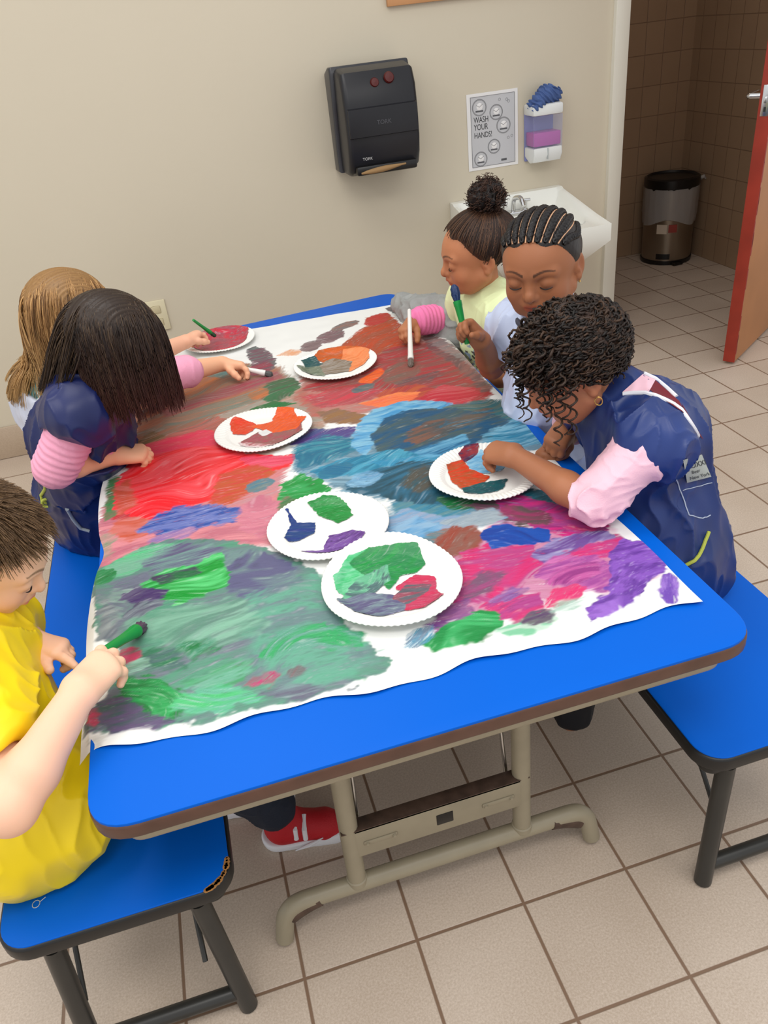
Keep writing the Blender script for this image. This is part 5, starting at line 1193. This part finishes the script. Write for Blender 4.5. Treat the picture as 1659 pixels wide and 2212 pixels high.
 ([46,459,44,446,36,437,24,435,13,441,7,453,8,466,16,475,28,477,40,471],(14,124,56),(40,140,80),10,6,2,1.0,0.25,60,5,1.0),
 ([89,476,165,509,237,458,210,436,128,428],(98,92,126),(120,160,150),9,12,5,1.0,0.25,60,5,1.0),
 ([34,354,49,425,96,436,111,398,64,367,59,319],(112,118,136),(130,160,150),8,10,6,1.0,0.25,60,5,1.0),
 ([235,442,299,418,352,336,344,298,280,281,238,317,229,378],(92,92,128),(112,142,140),8,14,6,1.0,0.25,60,10,1.0),
 ([266,294,346,307,385,304,393,168,425,68,351,48,276,69,244,130,243,230],(98,172,144),(104,128,134),5,14,9,0.8,0.25,50,9,1.0),
 ([94,405,124,429,184,424,228,437,240,391,230,347,193,326,147,332,110,368],(0,150,46),(84,204,116),8,12,3,1.0,0.25,60,5,1.0),
 ([112,417,184,418,191,398,127,397],(70,60,88),(30,110,60),9,7,3,1.0,0.25,60,5,1.0),
 ([58,375,80,403,135,369,125,354,84,358],(70,46,104),(96,86,120),8,8,3,1.0,0.25,60,5,1.0),
 ([66,325,87,349,126,343,117,329,87,314],(72,62,96),(120,130,140),8,7,3,1.0,0.25,60,5,1.0),
 ([72,307,146,307,250,288,278,221,209,187,141,215,86,271],(140,192,166),(92,140,120),7,16,9,0.75,0.25,70,7,1.0),
 ([260,145,295,186,366,177,422,136,403,117,329,138],(44,166,98),(96,160,140),5,14,5,1.0,0.3,60,5,1.0),
 ([85,226,141,215,152,167,112,173],(76,110,108),(40,120,80),6,12,6,1.0,0.25,60,5,1.0),
 ([141,220,184,220,203,190,167,182],(10,120,60),(80,150,120),6,10,5,1.0,0.4,60,5,1.0),
 ([55,183,104,156,143,111,144,83,124,58,95,86,59,144],(0,122,52),(30,160,80),-37,12,4,1.0,0.25,50,5,1.0),
 ([15,95,27,138,59,140,102,83,139,58,102,62,52,75],(96,82,118),(60,90,90),5,12,4,1.0,0.25,60,5,1.0),
 ([126,95,148,109,201,108,248,62,209,58,158,63],(74,192,118),(100,180,150),4,12,4,1.0,0.25,60,5,1.0),
 ([150,128,205,146,246,140,228,112,181,106],(50,160,90),(110,180,150),5,12,7,0.8,0.25,60,5,1.0),
 ([249,69,302,68,337,44,297,40],(100,100,120),(120,150,150),4,10,5,1.0,0.25,60,5,1.0),
 ([278,96,274,89,265,84,253,83,243,87,239,93,242,100,252,105,264,106,274,103],(190,58,112),(150,100,110),5,9,4,1.0,0.3,60,5,1.0),
 ([316,94,314,90,310,87,304,87,299,89,298,93,299,97,304,99,309,100,314,98],(150,66,84),(110,110,110),5,6,3,1.0,0.25,60,5,1.0),
 ([86,225,85,215,79,209,70,208,61,213,57,222,58,231,64,238,73,239,82,234],(196,56,96),(120,90,90),6,8,4,1.0,0.25,60,5,1.0),
 ([99,198,98,192,91,188,82,187,74,190,71,195,72,201,79,205,88,206,96,203],(150,196,176),(110,150,130),6,7,3,1.0,0.25,60,5,1.0),
 ([24,285,27,396,48,348,50,277],(150,160,160),(100,110,120),8,9,5,1.0,0.4,60,5,1.0),
 ([14,106,20,122,30,114,24,98],(190,50,90),(120,80,90),5,5,3,1.0,0.25,60,5,1.0),
 ([14,73,40,68,31,60],(90,96,90),(170,170,160),4,5,3,0.7,0.6,60,5,1.0)]
PLATES = [
 ('p1',[0.344,1.552],[([256,1563,287,1642,364,1697,412,1668,436,1597,415,1520,356,1480,289,1494],(206,36,66),(168,74,92),22,4,0.8,1.0,0.05,25,3,1.0),([274,1553,325,1583,379,1564,358,1503,304,1502],(160,80,96),(180,60,80),21,4,0.8,1.0,0.05,25,3,1.0)]),
 ('p2',[0.617,1.193],[([578,1271,613,1321,690,1307,712,1262,679,1213,594,1236],(216,92,10),(190,90,30),17,4,0.8,1.0,0.05,25,3,1.0),([661,1272,727,1245,702,1174,642,1137,623,1165],(250,152,96),(240,130,70),16,4,0.8,1.0,0.05,25,3,1.0),([578,1219,622,1246,662,1196,638,1139,576,1150],(132,114,94),(160,150,140),17,4,0.8,1.0,0.05,25,3,1.0),([539,1249,576,1272,584,1223,543,1203],(8,82,92),(40,90,90),17,4,0.8,1.0,0.05,25,3,1.0),([520,1216,576,1210,574,1141,530,1169],(104,120,100),(130,140,120),17,4,0.8,1.0,0.3,25,3,1.0)]),
 ('p3',[0.379,0.888],[([309,944,325,973,356,952,367,922,337,893,311,907],(236,58,14),(226,70,30),15,4,0.8,1.0,0.05,25,3,1.0),([325,859,367,889,461,874,456,833,396,805,338,834],(172,72,88),(150,96,92),13,4,0.8,1.0,0.2,25,3,1.0),([356,928,405,929,427,979,462,960,458,915,481,895,449,867,397,873],(246,92,6),(230,84,30),14,4,0.8,1.0,0.05,25,3,1.0),([367,889,384,895,392,876,375,869],(236,236,236),(236,236,236),14,4,0.8,1.0,0.05,25,3,1.0),([315,860,396,805,384,796,328,834],(196,110,120),(230,190,190),13,4,0.8,1.0,0.5,25,3,1.0)]),
 ('p4',[0.431,0.434],[([414,519,442,531,461,524,479,498,481,460,450,443,430,476],(0,132,48),(10,146,60),9,4,0.8,1.0,0.05,25,3,1.0),([352,432,370,470,369,509,378,472,411,461,400,431,373,420,355,421],(0,44,128),(0,60,120),9,4,0.8,1.0,0.05,25,3,1.0),([372,377,409,367,428,407,467,406,487,394,475,371,442,355,414,353],(92,50,130),(120,76,160),8,4,0.8,1.0,0.05,25,3,1.0)]),
 ('p5',[0.49,0.225],[([408,271,442,307,476,311,458,245,426,224,405,233],(70,192,122),(110,200,150),6,4,0.8,1.0,0.05,25,3,1.0),([439,294,477,316,532,304,556,296,554,254,537,242,507,242,484,218,470,244],(0,146,62),(20,130,70),6,4,0.8,1.0,0.05,25,3,1.0),([403,217,442,256,494,272,489,241,454,213,426,208],(78,112,112),(100,180,140),6,4,0.8,1.0,0.05,25,3,1.0),([399,213,443,217,477,200,515,174,488,156,449,155,418,179],(92,88,126),(120,140,150),5,4,0.8,1.0,0.05,25,3,1.0),([497,212,534,233,558,216,548,177,551,162,522,149,494,154,512,178],(206,40,86),(190,60,96),5,4,0.8,1.0,0.05,25,3,1.0),([483,188,512,213,546,199,529,181,499,171],(92,94,104),(150,70,90),5,4,0.8,1.0,0.05,25,3,1.0)]),
 ('p6',[0.756,0.49],[([703,551,739,562,736,523,761,479,740,458,700,458,692,500],(222,58,18),(180,84,40),9,4,0.8,1.0,0.05,25,3,1.0),([743,552,783,571,815,521,795,490,762,494,744,523],(108,176,218),(140,196,226),9,4,0.8,1.0,0.05,25,3,1.0),([700,458,738,459,786,455,768,426,727,425,699,440],(14,94,100),(10,80,90),8,4,0.8,1.0,0.05,25,3,1.0),([737,577,764,600,787,600,773,572,743,556],(150,10,34),(60,20,70),10,4,0.8,1.0,0.05,25,3,1.0),([828,515,840,493,828,474,817,496],(80,60,120),(60,50,100),8,4,0.8,1.0,0.05,25,3,1.0)])]
def poly_sdf(poly, X, Y):
    p = np.array(poly, float).reshape(-1, 2) / 1000.0; n = len(p); d = np.full(X.shape, 1e9); ins = np.zeros(X.shape, bool)
    for i in range(n):
        a, b = p[i - 1], p[i]; e = b - a; w0 = X - a[0]; w1 = Y - a[1]; t = np.clip((w0 * e[0] + w1 * e[1]) / max(e @ e, 1e-12), 0, 1)
        d = np.minimum(d, (w0 - e[0] * t) ** 2 + (w1 - e[1] * t) ** 2)
        if a[1] != b[1]:
            c = (a[1] > Y) != (b[1] > Y); xi = (b[0] - a[0]) * (Y - a[1]) / (b[1] - a[1]) + a[0]; ins ^= c & (X < xi)
    d = np.sqrt(d); return np.where(ins, -d, d)
def paint_layers(layers, X, Y, C, cov, seed=0, grow=0.0):
    x = X.ravel(); y = Y.ravel(); C = C.reshape(-1, 3); cov = cov.ravel()
    for li, (poly, ca, cb, ang, edge, soft, op, dry, sl, sw, con) in enumerate(layers):
        p = np.array(poly, float).reshape(-1, 2) / 1000; m_ = (edge * 1.6 + soft + 4) / 1000
        idx = np.nonzero((x > p[:, 0].min() - m_) & (x < p[:, 0].max() + m_) & (y > p[:, 1].min() - m_) & (y < p[:, 1].max() + m_))[0]
        if not len(idx): continue
        X_, Y_ = x[idx], y[idx]; a = math.radians(ang); u = X_ * math.cos(a) + Y_ * math.sin(a); v = -X_ * math.sin(a) + Y_ * math.cos(a)
        sd = (seed + li) * 1.37
        wx = vnoise(np.stack([X_ * 9, Y_ * 9, 0 * X_ + sd], -1)) - .5; wy = vnoise(np.stack([X_ * 9 + 5, Y_ * 9, 0 * X_ + sd + 9], -1)) - .5
        v2 = v + wx * .11; u2 = u + wy * .11
        sw = sw * 2.0; S1 = vnoise(np.stack([u2 * 1000 / sl, v2 * 1000 / sw, 0 * X_ + sd], -1)); S2 = vnoise(np.stack([u2 * 2200 / sl + 3, v2 * 2400 / sw, 0 * X_ + sd + 4], -1))
        S3 = vnoise(np.stack([u2 * 4000 / sl, v2 * 5200 / sw, 0 * X_ + sd + 8], -1))
        s = S1 * .5 + S2 * .3 + S3 * .2
        e1 = vnoise(np.stack([u * 45, v * 80, 0 * X_ + sd + 2], -1)); e2 = vnoise(np.stack([u * 130, v * 230, 0 * X_ + sd + 6], -1))
        d = poly_sdf(poly, X_, Y_) - grow + (e1 * .65 + e2 * .35 - .5) * 2 * edge / 1000 + (S2 - .5) * soft / 500
        al = np.clip(.5 - d / (soft / 1000 * 2), 0, 1); al = al * al * (3 - 2 * al)
        rim = np.clip(1 + d / .025, 0, 1); th = dry * (.55 + .9 * rim); hole = np.clip((th - (S2 * .6 + S3 * .4) * 1.0) / .12 + .35, 0, 1) * (dry > .09)
        al = al * op * (1 - hole * .5)
        mx = np.clip((s - .5) * 4.2 * con + .5, 0, 1)[:, None]; c = (A3(*lin(ca)) * (1 - mx) + A3(*lin(cb)) * mx) * .84
        hi = np.clip((S3 * .6 + S2 * .4 - .66) * 5, 0, 1)[:, None] * .17; c = c * (1 - hi) + A3(.85, .86, .86) * hi      # paint dragged thin over the white paper
        lo_ = np.clip((.34 - (S3 * .5 + S2 * .5)) * 6, 0, 1)[:, None] * .22; c = c * (1 - lo_)
        C[idx] = C[idx] * (1 - al[:, None]) + c * al[:, None]; cov[idx] = np.maximum(cov[idx] * (1 - .3 * al), al * (.6 + .4 * S2))
    return C, cov
ns, nt_ = 600, 1040
s_, t_ = np.meshgrid(np.linspace(0, 1, ns), np.linspace(0, 1, nt_), indexing='ij')
PNL, PNR, PFR, PFL = A3(-.001, .046), A3(.912, .010), A3(.966, 1.608), A3(.034, 1.655)
XY = (PNL * ((1 - s_) * (1 - t_))[..., None] + PNR * (s_ * (1 - t_))[..., None] + PFR * (s_ * t_)[..., None] + PFL * ((1 - s_) * t_)[..., None])
near_w = np.exp(-t_ * 60) * (.006 * np.sin(s_ * 21 + 1) + .003 * np.sin(s_ * 55) - .012 * np.sin(s_ * PI)); XY[..., 1] += near_w
XY[..., 0] += np.exp(-s_ * 40) * (.005 * np.sin(t_ * 26) + .010 * np.exp(-((t_ - .30) / .03) ** 2) + .006 * t_) + np.exp(-(1 - s_) * 40) * (.004 * np.sin(t_ * 17) - .018 * np.exp(-((t_ - .30) / .25) ** 2))
X, Y = XY[..., 0], XY[..., 1]
base = np.ones(X.shape + (3,)) * A3(*lin((226, 227, 224))) * (.97 + .05 * vnoise(np.stack([X * 30, Y * 30, 0 * X], -1)))[..., None]
Cc_, cov = paint_layers(PAINT, X, Y, base, np.zeros(X.shape), grow=.004); cov = np.clip(cov, 0, 1)
Z = TZ + .0014 + .0016 * vnoise(np.stack([X * 14, Y * 14, 0 * X + 3], -1)).reshape(X.shape) + .0006 * cov.reshape(X.shape)
over = np.maximum(0, X - .944) + np.maximum(0, .016 - X); Z = Z - np.minimum(over * .55, .03) - over ** 2 * 6
Z = Z + np.exp(-t_ * 50) * .003 * (1 + np.sin(s_ * 33)) * .5 - np.exp(-((s_ / .03) ** 2 + (t_ / .02) ** 2)) * .012
V = np.stack([X, Y, Z], -1).reshape(-1, 3); idx = np.arange(ns * nt_).reshape(ns, nt_)
F = np.stack([idx[:-1, :-1], idx[1:, :-1], idx[1:, 1:], idx[:-1, 1:]], -1).reshape(-1, 4)
M_pp = bpy.data.materials.new('painted_paper'); M_pp.use_nodes = True; nt = M_pp.node_tree; b = nt.nodes['Principled BSDF']
a = nt.nodes.new('ShaderNodeAttribute'); a.attribute_name = 'Col'; nt.links.new(a.outputs['Color'], b.inputs['Base Color'])
a2 = nt.nodes.new('ShaderNodeAttribute'); a2.attribute_name = 'Wet'
mr = nt.nodes.new('ShaderNodeMapRange'); mr.inputs[3].default_value = .75; mr.inputs[4].default_value = .36; nt.links.new(a2.outputs['Fac'], mr.inputs[0]); nt.links.new(mr.outputs[0], b.inputs['Roughness'])
tcn = nt.nodes.new('ShaderNodeNewGeometry'); nz = nt.nodes.new('ShaderNodeTexNoise'); nz.inputs['Scale'].default_value = 130; nz.inputs['Detail'].default_value = 5; mpn = nt.nodes.new('ShaderNodeMapping'); mpn.inputs['Scale'].default_value = (.35, 1, 1); mpn.inputs['Rotation'].default_value = (0, 0, .2)
nt.links.new(tcn.outputs['Position'], mpn.inputs[0]); nt.links.new(mpn.outputs[0], nz.inputs['Vector'])
mu = nt.nodes.new('ShaderNodeMath'); mu.operation = 'MULTIPLY'; nt.links.new(nz.outputs['Fac'], mu.inputs[0]); nt.links.new(a2.outputs['Fac'], mu.inputs[1])
bp = nt.nodes.new('ShaderNodeBump'); bp.inputs['Strength'].default_value = .7; bp.inputs['Distance'].default_value = .0022; nt.links.new(mu.outputs[0], bp.inputs['Height']); nt.links.new(bp.outputs[0], b.inputs['Normal'])
paper = mesh_np('painted_paper', V, F, M_pp, None, Cc_)
ca = paper.data.attributes.new('Wet', 'FLOAT', 'POINT'); ca.data.foreach_set('value', cov.ravel().astype(np.float32))
tag(paper, 'large white paper sheet smeared with green, red, blue and purple paint on the table', 'painting')

# ------------------------------------------------------------------ paper plates
M_plate = mat('plate_paper', (234, 233, 228), .6)
LB = ['paper plate of crimson paint under the green brush at the far left of the table',
      'paper plate of orange and grey paint, middle of the far end of the table',
      'paper plate of bright orange and red paint beside the red painted area',
      'white paper plate with separate green, navy and purple blobs',
      'paper plate with smeared green and magenta paint, nearest on the table',
      'paper plate of red, light blue and teal paint under the curly-haired child']
def plate_z(r):
    r = np.asarray(r, float); return np.interp(r, [0, .074, .080, .090, .104, .112, .1135], [.0016, .0018, .0030, .0092, .0132, .0142, .0128])
for i, ((_, (cx, cy), lay), lb) in enumerate(zip(PLATES, LB)):
    zb = TZ + .0035; tilt = Matrix.Identity(3); R0 = [.106, .111, .111, .111, .1145, .109][i]; q = R0 / .1135; fl = 72
    if i == 4: zb += .003
    def tl(x, y): return .0012 if i != 4 else .012 * max(0.0, ((y - cy) / R0)) ** 2 + .0012
    pr_, pth = np.meshgrid(np.concatenate([np.linspace(0.0005, .078, 24), np.linspace(.079, .1135, 26)]) * q, np.linspace(0, 2 * PI, 432, endpoint=False), indexing='ij')
    rim_ = np.clip((pr_ / q - .082) / .012, 0, 1); flute = np.sin(pth * fl) * .00085 * rim_ if i in (3, 4, 5) else np.sin(pth * fl) * .0006 * rim_
    warp = 1 + .012 * np.sin(2 * pth + i) + .006 * np.sin(5 * pth + 2 * i)
    X = cx + pr_ * warp * np.cos(pth); Y = cy + pr_ * warp * np.sin(pth); Z = zb + plate_z(pr_ / q) + flute + .002 * (pr_ / R0) ** 2 * np.sin(2 * pth + 1.3 * i)
    if i == 4: Z = Z + .013 * np.maximum(0, (Y - cy) / R0) ** 2
    nr, nh = X.shape; top = np.stack([X, Y, Z], -1).reshape(-1, 3); bot = top - A3(0, 0, .0012); V = np.concatenate([top, bot]); idx = np.arange(nr * nh).reshape(nr, nh); nx_ = np.roll(idx, -1, 1)
    F1 = np.stack([idx[:-1], idx[1:], nx_[1:], nx_[:-1]], -1).reshape(-1, 4); F2 = F1[:, ::-1] + nr * nh; e_ = idx[-1]; F3 = np.stack([e_, e_ + nr * nh, np.roll(e_, -1) + nr * nh, np.roll(e_, -1)], -1)
    rt = empty('paper_plate', (cx, cy, zb), lb, 'plate', 'paper plates used as paint palettes on the painted paper')
    mesh_np('plate', V, np.concatenate([F1, F2, F3]), M_plate, rt)
    n = 230; gx, gy = np.meshgrid(np.linspace(-R0, R0, n), np.linspace(-R0, R0, n), indexing='ij'); X = cx + gx; Y = cy + gy
    C_, cv = paint_layers(lay, X, Y, np.ones(X.shape + (3,)) * .8, np.zeros(X.shape), 200 + i * 11, .003); rr_ = np.hypot(gx, gy); aa = np.arctan2(gy, gx)
    al = cv.reshape(n, n); Z = zb + plate_z(rr_ / q) + .002 * (rr_ / R0) ** 2 * np.sin(2 * aa + 1.3 * i) + .0002 + .0022 * np.clip(al * 1.2, 0, 1) ** .5 * (.6 + .4 * vnoise(np.stack([X * 120, Y * 120, 0 * X], -1)))
    if i == 4: Z = Z + .013 * np.maximum(0, (Y - cy) / R0) ** 2
    V = np.stack([X, Y, Z], -1).reshape(-1, 3); idx = np.arange(n * n).reshape(n, n); F = np.stack([idx[:-1, :-1], idx[1:, :-1], idx[1:, 1:], idx[:-1, 1:]], -1).reshape(-1, 4)
    ok = (al.ravel() > .28) & (rr_.ravel() < R0 * .985); F = F[ok[F].all(1)]; used = np.unique(F); mp = np.zeros(n * n, int); mp[used] = np.arange(len(used))
    po_ = mesh_np('paint', V[used], mp[F], M_pp, rt, C_[used]); ca = po_.data.attributes.new('Wet', 'FLOAT', 'POINT'); ca.data.foreach_set('value', np.ones(len(used), np.float32)); po_['kind'] = 'stuff'

# ------------------------------------------------------------------ paint brushes
M_bwhite = mat('white_handle', (226, 224, 220), .3); M_bgreen = mat('green_handle', (14, 140, 62), .3); M_bwet = mat('paint_on_bristles', (92, 74, 76), .35, bump=.6, bscale=400)
def brush(tail, tip, mh, colb, lb, rh=.0065, bristle=.028, coll=.012):
    tail = A3(*tail); tip = A3(*tip); ax = nrm(tip - tail); L = np.linalg.norm(tip - tail); rt = empty('paintbrush', tuple(tip), lb, 'paintbrush', 'chunky paintbrushes held by the children')
    MB().lathe([(0, 0), (rh * .7, .001), (rh * .8, .006), (rh * .9, L * .4), (rh * 1.15, L - bristle - coll), (rh * 1.25, L - bristle - coll + .002), (rh * 1.25, L - bristle), (rh * .9, L - bristle + .001), (0, L - bristle + .001)], tuple(tail), tuple(ax), 20).build('handle', mh, rt)
    mb_ = mat('bristle_paint', colb, .35, bump=.7, bscale=500)
    def fn(r, z, a): return (r * (1 + .14 * math.sin(a * 11 + z * 300) + .08 * math.sin(a * 5)), z)
    MB().lathe([(rh * .85, L - bristle - .001), (rh * 1.15, L - bristle * .6), (rh * 1.1, L - bristle * .25), (rh * .6, L - .002), (0, L)], tuple(tail), tuple(ax), 33, fn).build('bristles', mb_, rt)
brush((.054, .168, .672), (.094, .288, .608), M_bgreen, (88, 66, 88), 'green-handled brush in the hand of the boy in yellow', .0085, .030)
brush((.853, 1.262, .700), (.794, 1.085, .609), M_bwhite, (110, 96, 88), 'white-handled brush held by the child in the pale green shirt')
brush((.362, 1.252, .640), (.452, 1.220, .609), M_bwhite, (84, 84, 84), 'white-handled brush in the reaching hand of the dark-haired child', bristle=.022)
brush((.282, 1.500, .708), (.336, 1.562, .628), M_bgreen, (40, 96, 66), 'green-handled brush dipping into the crimson plate', .005)
brush((.842, .786, .762), (.833, .832, .884), M_bgreen, (26, 52, 96), 'green-handled brush held upright with navy paint on its bristles', .0075, .036)
